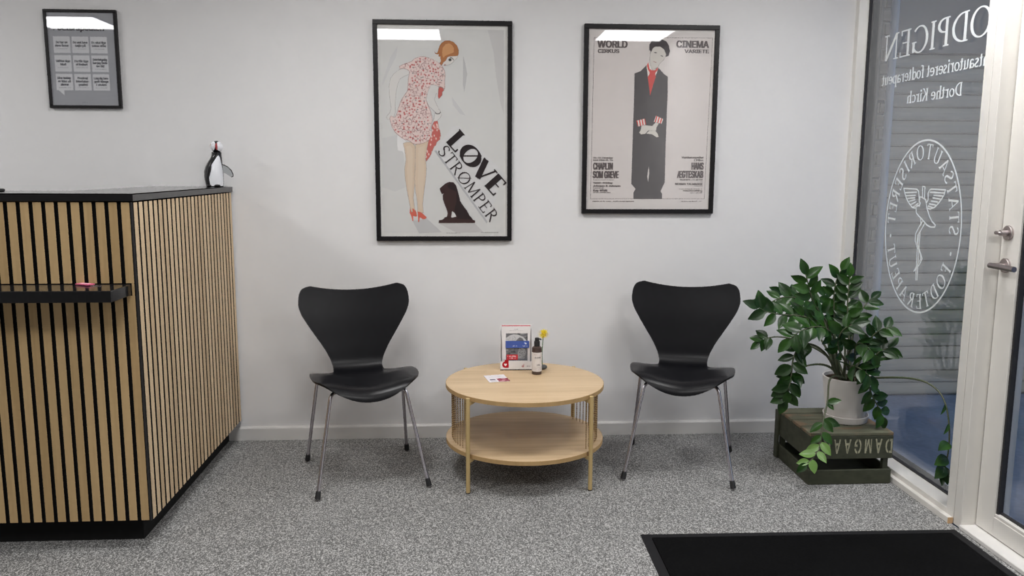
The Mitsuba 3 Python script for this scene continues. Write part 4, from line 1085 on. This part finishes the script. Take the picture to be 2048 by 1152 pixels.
for q in range(95):
    zc = 1 - 2 * (q + .5) / 95
    d = np.array([math.sqrt(1 - zc * zc) * math.cos(gl * q), math.sqrt(1 - zc * zc) * math.sin(gl * q), zc])
    if d[2] < -.88:
        continue
    e1 = np.cross(d, [0.3, .2, 1.0])
    e1 /= np.linalg.norm(e1)
    e2 = np.cross(d, e1)
    ln_ = random.uniform(.024, .0345) * (1.0 if d[2] > -.4 else .8)
    wp = .0034
    a0, a1, a2 = FC + d * .004, FC + d * ln_ * .62 + e2 * .001, FC + d * ln_ + np.array([0, 0, -.003])
    pet.append(trimesh.Trimesh([a0 - e1 * wp * .5, a0 + e1 * wp * .5, a1 - e1 * wp, a1 + e1 * wp, a1 + e2 * .0012, a2], [[0, 1, 4], [0, 4, 2], [1, 3, 4], [2, 4, 5], [4, 3, 5]], process=False))
for q, m_ in enumerate(pet):
    pass
add('yellow_flower__bloom', cat(trimesh.creation.icosphere(2, .0085).apply_translation(FC), pet), 'mat_petal')

# small card lying on the table
tag('business_card', 'small white and pink printed card lying flat on the round table', 'card')
c0, c1, c2, c3 = [np.array(v) for v in ((.085, -.381), (.177, -.362), (.197, -.484), (.105, -.503))]
cx_, cy_ = (c0 + c1 + c2 + c3) / 4
ca = math.atan2(c1[1] - c0[1], c1[0] - c0[0])
cw, ch_ = .094, .120
cm = extrude(sbox(-cw / 2, -ch_ / 2, cw / 2, ch_ / 2), .0007)
RC = trimesh.transformations.translation_matrix([cx_, cy_, ZT]) @ trimesh.transformations.rotation_matrix(ca, [0, 0, 1])
cm.apply_transform(RC)
add('business_card__card', cm, 'mat_card_white')
ic = Ink()
ic.fill(sbox(-cw / 2, -ch_ / 2, cw / 2, ch_ / 2), (228, 222, 224))
low = sbox(-cw / 2, -ch_ / 2, cw / 2, -.006)
ic.fill(sbox(-.003, -ch_ / 2, cw / 2, -.006), (186, 120, 130))
r_ = random.Random(5)
ic.fill(unary_union([affinity.scale(Point(r_.uniform(-.003, .047), r_.uniform(-.06, -.006)).buffer(r_.uniform(.003, .007), 5), 1.3, .8) for q in range(30)]).intersection(sbox(-.003, -ch_ / 2, cw / 2, -.006)), (126, 44, 62))
ic.fill(unary_union([Point(r_.uniform(-.003, .047), r_.uniform(-.06, -.006)).buffer(.004, 4) for q in range(14)]).intersection(sbox(-.003, -ch_ / 2, cw / 2, -.006)), (216, 170, 174))
ic.fill(sbox(-.036, -.028, -.012, -.014), (96, 88, 104)); ic.squiggle(-.036, -.046, .006, .026, (150, 142, 150))
ic.squiggle(-.026, .030, .004, .056, (196, 192, 194)); ic.squiggle(-.030, .018, .004, .060, (196, 192, 194))
ic.build('business_card__print', lambda a, b, l: (np.column_stack([a, b, np.full_like(a, .00075) + l, np.ones_like(a)]) @ RC.T)[:, :3])

# ------------------------------------------------------------------ crate, pot, mat
tag('wooden_crate', 'old dark green wooden crate with upside-down stencilled letters beside the window', 'crate')
X0, X1, Y0, Y1, ZC = 1.466, 1.833, -.716, -.345, .230
C_ = 'mat_crate_green'
yy = [(-.716, -.616), (-.606, -.520), (-.510, -.433), (-.421, -.345)]
for a_, b_ in yy:
    add('wooden_crate__top_plank', bx(X0, X1 - (0 if a_ < -.7 else .01), a_, b_, ZC - .014, ZC, .0025), 'mat_crate_top')
for xx in (X0 + .012, X1 - .034):
    for ya in (Y0 + .012, Y1 - .034):
        add('wooden_crate__corner_post', bx(xx, xx + .022, ya, ya + .022, .001, ZC - .014, .001), C_)
add('wooden_crate__front_board', bx(X0, X1, Y0, Y0 + .011, .114, ZC - .0145, .002), C_)
add('wooden_crate__front_board', bx(X0 + .001, X1 - .001, Y0, Y0 + .011, .001, .065, .002), C_)
add('wooden_crate__back_board', bx(X0, X1, Y1 - .011, Y1, .114, ZC - .0145, .002), C_)
add('wooden_crate__back_board', bx(X0, X1, Y1 - .011, Y1, .001, .065, .002), C_)
for xa in (X0, X1 - .011):
    add('wooden_crate__side_board', bx(xa + .0005, xa + .0105, Y0 + .0115, Y1 - .0115, .110, ZC - .0145, .002), C_)
    add('wooden_crate__side_board', bx(xa + .0005, xa + .0105, Y0 + .0115, Y1 - .0115, .001, .068, .002), C_)
add('wooden_crate__corner_batten', bx(X0 - .010, X0 - .0002, Y1 - .040, Y1 - .004, .001, ZC - .001, .0015), C_)
add('wooden_crate__floor_board', bx(X0 + .012, X1 - .012, Y0 + .012, Y1 - .012, .001, .010), 'mat_crate_green')
stn, sw_ = [], 0.0
for chh in 'DAMGAARD':
    m_ = meshkit.text_mesh(chh, .060, .0009, True)
    g2 = trimesh.Trimesh(m_.vertices, m_.faces)
    w_ = g2.vertices[:, 0].max() - g2.vertices[:, 0].min()
    g2.vertices[:, 0] = (g2.vertices[:, 0] - g2.vertices[:, 0].min()) * (.030 / w_) + sw_
    # stencil bridges: cut a slot through each letter's middle
    cut = trimesh.creation.box(bounds=[[sw_ + .0128, -.01, -.01], [sw_ + .0168, .08, .02]])
    try:
        import manifold3d as mf
        A_m = mf.Manifold(mf.Mesh(np.asarray(g2.vertices, np.float32), np.asarray(g2.faces, np.uint32)))
        B_m = mf.Manifold(mf.Mesh(np.asarray(cut.vertices, np.float32), np.asarray(cut.faces, np.uint32)))
        o_ = (A_m - B_m).to_mesh()
        if chh in 'DGR' and len(o_.tri_verts):
            g2 = trimesh.Trimesh(o_.vert_properties[:, :3], o_.tri_verts)
    except Exception:
        pass
    stn.append(g2)
    sw_ += .0455
ST = cat(stn)
ST.apply_transform(np.array([[-1, 0, 0, X1 - .004], [0, 0, -1, Y0 - .0001], [0, -1, 0, .1995], [0, 0, 0, 1.0]]))
add('wooden_crate__stencil', ST, 'mat_stencil', label='upside-down pale stencilled letters on the front board')

tag('plant_saucer', 'cream ceramic saucer under the plant pot on the green crate', 'saucer')
GX, GY = 1.706, -.530
add('potted_plant__pot', lathe([(0, .012), (.074, .012), (.078, .015), (.0955, .10), (.1060, .196), (.1065, .199), (.1055, .201), (.1010, .201), (.0995, .198), (.0975, .185), (0, .183)], 64, GX, GY, ZC + .0005), 'mat_ceramic', smooth=40)
add('plant_saucer__dish', lathe([(0, 0), (.087, 0), (.091, .003), (.0975, .030), (.0965, .032), (.0935, .032), (.0925, .029), (.088, .011), (0, .0108)], 64, GX, GY, ZC + .0003), 'mat_ceramic', smooth=40)
add('potted_plant__soil', lathe([(.0985, .186), (.06, .192), (0, .194)], 40, GX, GY, ZC + .0005), 'mat_soil', smooth=True)

tag('door_mat', 'black rubber-edged doormat on the carpet in front of the glass door', 'mat')
m0 = [(.645, -1.160), (1.835, -1.178), (1.835, -2.02), (.635, -2.00)]
mp = Polygon(m0)
e_ = extrude(mp.buffer(-.035, join_style=2), .0075)
e_.apply_translation([0, 0, .0005])
add('door_mat__pile', e_, 'mat_rubber_mat')
o_, i_ = mp, mp.buffer(-.034, join_style=2)
b_ = extrude(o_.difference(i_), .0035)
b_.apply_translation([0, 0, .0004])
add('door_mat__border', b_, 'mat_mat_border')

# ------------------------------------------------------------------ the plant
tag('potted_plant', 'large leafy green plant with glossy paired leaves in a cream ceramic pot on the crate', 'plant')
FRONDS = {
    # control points of each stalk; then leaf pairs, first leaf (share of the length), leaf length
    'A': ([[1.680, -.535, .425], [1.615, -.55, .577], [1.565, -.58, .695], [1.506, -.62, .751], [1.463, -.65, .816], [1.431, -.66, .905]], 6, .62, .075),
    'B': ([[1.700, -.515, .425], [1.668, -.48, .538], [1.662, -.46, .672], [1.653, -.46, .809], [1.674, -.47, .900]], 7, .42, .070),
    'C': ([[1.715, -.52, .425], [1.713, -.5, .611], [1.698, -.5, .742], [1.699, -.5, .837], [1.700, -.5, .873]], 6, .52, .066),
    'D': ([[1.730, -.505, .425], [1.744, -.47, .582], [1.762, -.46, .66], [1.795, -.45, .725], [1.835, -.44, .765]], 4, .60, .068),
    'E': ([[1.672, -.545, .425], [1.600, -.58, .560], [1.514, -.63, .694], [1.424, -.64, .725], [1.326, -.64, .734], [1.243, -.64, .762]], 7, .50, .078),
    'F': ([[1.668, -.510, .425], [1.624, -.48, .608], [1.575, -.47, .731], [1.489, -.48, .774], [1.409, -.48, .779], [1.346, -.48, .745]], 7, .50, .075),
    'G': ([[1.650, -.575, .425], [1.560, -.63, .545], [1.475, -.67, .605], [1.421, -.69, .61], [1.386, -.7, .573], [1.376, -.7, .494], [1.373, -.69, .426], [1.363, -.68, .372]], 7, .52, .080),
    'H': ([[1.656, -.565, .425], [1.567, -.62, .5], [1.485, -.66, .517], [1.42, -.68, .503], [1.377, -.7, .461], [1.365, -.7, .412]], 2, .80, .072),
    'I': ([[1.672, -.525, .425], [1.597, -.5, .532], [1.511, -.48, .574], [1.434, -.47, .596], [1.369, -.46, .594], [1.330, -.455, .575]], 2, .90, .062),
    'J': ([[1.695, -.575, .425], [1.666, -.62, .575], [1.672, -.66, .598], [1.694, -.68, .551], [1.711, -.69, .487], [1.732, -.69, .399], [1.766, -.68, .345], [1.800, -.67, .285]], 7, .50, .068),
    'K': ([[1.734, -.525, .425], [1.780, -.53, .461], [1.810, -.55, .523], [1.840, -.57, .559], [1.875, -.58, .568]], 4, .55, .070),
    'L': ([[1.735, -.52, .425], [1.765, -.53, .53], [1.790, -.55, .608], [1.815, -.57, .645], [1.862, -.58, .659]], 4, .58, .072),
    'O': ([[1.670, -.565, .425], [1.590, -.64, .58], [1.532, -.70, .669], [1.459, -.74, .698], [1.388, -.76, .688], [1.338, -.76, .651]], 7, .50, .080),
    'P': ([[1.700, -.585, .425], [1.650, -.66, .500], [1.640, -.70, .520], [1.655, -.745, .515], [1.690, -.76, .480]], 4, .50, .080),
    'Q': ([[1.700, -.505, .425], [1.737, -.42, .548], [1.726, -.38, .657], [1.695, -.36, .724], [1.657, -.36, .771]], 6, .45, .074),
    'R': ([[1.690, -.565, .425], [1.620, -.64, .548], [1.578, -.68, .622], [1.585, -.71, .679], [1.615, -.725, .702]], 5, .50, .076),
    'S': ([[1.708, -.570, .425], [1.670, -.65, .560], [1.668, -.69, .615], [1.683, -.72, .608], [1.702, -.74, .578]], 4, .50, .074),
    'T': ([[1.680, -.520, .425], [1.620, -.46, .56], [1.560, -.42, .66], [1.500, -.40, .73], [1.440, -.40, .78]], 6, .48, .076),
}
LONG = {
    'M': [[1.735, -.56, .425], [1.765, -.642, .450], [1.800, -.75, .480], [1.835, -.838, .496], [1.860, -.911, .491], [1.875, -.952, .469], [1.882, -.99, .421], [1.882, -1.016, .358], [1.878, -1.032, .263], [1.870, -1.023, .175]],
    'N': [[1.668, -.585, .425], [1.612, -.635, .458], [1.562, -.665, .455], [1.545, -.69, .388], [1.524, -.718, .324], [1.501, -.748, .27], [1.490, -.765, .205], [1.465, -.775, .155], [1.432, -.775, .120]],
}


def leaf_mesh():
    n = 9
    t = np.linspace(0, 1, n)
    w = np.array([.04, .17, .245, .275, .27, .235, .175, .10, .012])
    z = .10 * t - .20 * t ** 2
    v, f = [], []
    for i in range(n):
        for c, dz in ((-1, .06), (-.5, .018), (0, -.015), (.5, .018), (1, .06)):
            v.append((t[i], c * w[i], z[i] + dz * w[i] / .275 * 1.0))
    for i in range(n - 1):
        for j in range(4):
            a_, b_, c_, d_ = i * 5 + j, i * 5 + j + 1, (i + 1) * 5 + j + 1, (i + 1) * 5 + j
            f += [[a_, d_, c_], [a_, c_, b_]]
    return trimesh.Trimesh(v, f, process=False)


leaf_d = mikit.ply(leaf_mesh(), 'mat_leaf', smooth=True)
leaf_y = mikit.ply(leaf_mesh(), 'mat_leaf_young', smooth=True)
LR = random.Random(21)


def put_leaf(fk, base, dirn, normal, length, wide=1.0, d=None):
    x = dirn / np.linalg.norm(dirn)
    z = normal - x * (normal @ x)
    z /= np.linalg.norm(z)
    y = np.cross(z, x)
    M = np.eye(4)
    M[:3, 0], M[:3, 1], M[:3, 2], M[:3, 3] = x * length, y * length * wide, z * length, base
    # keep leaves clear of the window pane and the wall
    tip = base + x * length
    if tip[0] > XG - .02 or tip[1] > -.02:
        return
    add(fk + '__leaf', d or leaf_d, None, to_world=T(M.tolist()))


VIEW = np.array([-.15, -.85, .50])


def frond(ctrl, pairs, start, size, r0=.0062, last=True, droop=0.0, young=False):
    pts = spline(ctrl, 40)
    fk = add('potted_plant__stalk', tube(pts, np.linspace(r0, .0022, 40), 8), 'mat_stem', smooth=True)
    tg = np.gradient(pts, axis=0)
    tg /= np.linalg.norm(tg, axis=1, keepdims=True)
    for q in range(pairs):
        s = start + (1 - start) * q / max(pairs - .4, 1)
        i = int(s * 39)
        nvec = VIEW + np.array([LR.uniform(-.5, .5), LR.uniform(-.2, .2), LR.uniform(-.3, .5)])
        side = np.cross(tg[i], nvec)
        side /= np.linalg.norm(side) + 1e-9
        for sgn in (-1, 1):
            j = min(39, i + (1 if sgn > 0 else 0))
            d = tg[j] * LR.uniform(.45, .85) + sgn * side * LR.uniform(.8, 1.05) + np.array([0, 0, LR.uniform(-.25, .2) - droop])
            nn = np.cross(side, tg[i])
            nn = nn if nn @ VIEW > 0 else -nn
            nn = nn + np.array([LR.uniform(-.45, .45), LR.uniform(-.3, .3), LR.uniform(-.1, .6)])
            put_leaf(fk, pts[j], d, nn, size * LR.uniform(.86, 1.12), LR.uniform(.92, 1.12), leaf_y if young and q > pairs / 3 else None)
    if last:
        put_leaf(fk, pts[-1], tg[-1] + np.array([0, 0, -.1]), VIEW, size * .95)
    return fk


for nm, (ctrl, pairs, start, size) in FRONDS.items():
    frond(ctrl, pairs, start, size)
fk = frond(LONG['N'], 5, .64, .062, .0045, True, .15, True)
pts = spline(LONG['N'], 40)
put_leaf(fk, pts[18], np.array([.9, -.3, .25]), VIEW, .058)
put_leaf(fk, pts[18], np.array([.4, -.4, -.5]), VIEW, .040)
put_leaf(fk, pts[24], np.array([.9, -.3, -.25]), VIEW, .072)
pts = spline(LONG['M'], 40)
fk = add('potted_plant__stalk', tube(pts, np.linspace(.0050, .0022, 40), 8), 'mat_stem', smooth=True)
for i, d, n_, ln_, w_ in ((25, (-.5, -.5, -.55), (.5, -.6, .5), .055, .5), (29, (-.6, -.6, -.5), (.5, -.5, .6), .060, .5), (33, (-.75, -.55, -.05), (.2, -.5, .8), .085, .9), (36, (-.8, -.5, -.1), (.2, -.7, .6), .085, 1.0),
                          (38, (-.75, -.6, -.3), (.2, -.7, .6), .085, 1.05), (38, (-.05, -.5, -.9), (-.3, -.9, .3), .070, .9), (39, (-.3, -.5, -.8), (-.3, -.9, .3), .060, .9)):
    put_leaf(fk, pts[i], np.array(d, float), np.array(n_, float), ln_, w_)
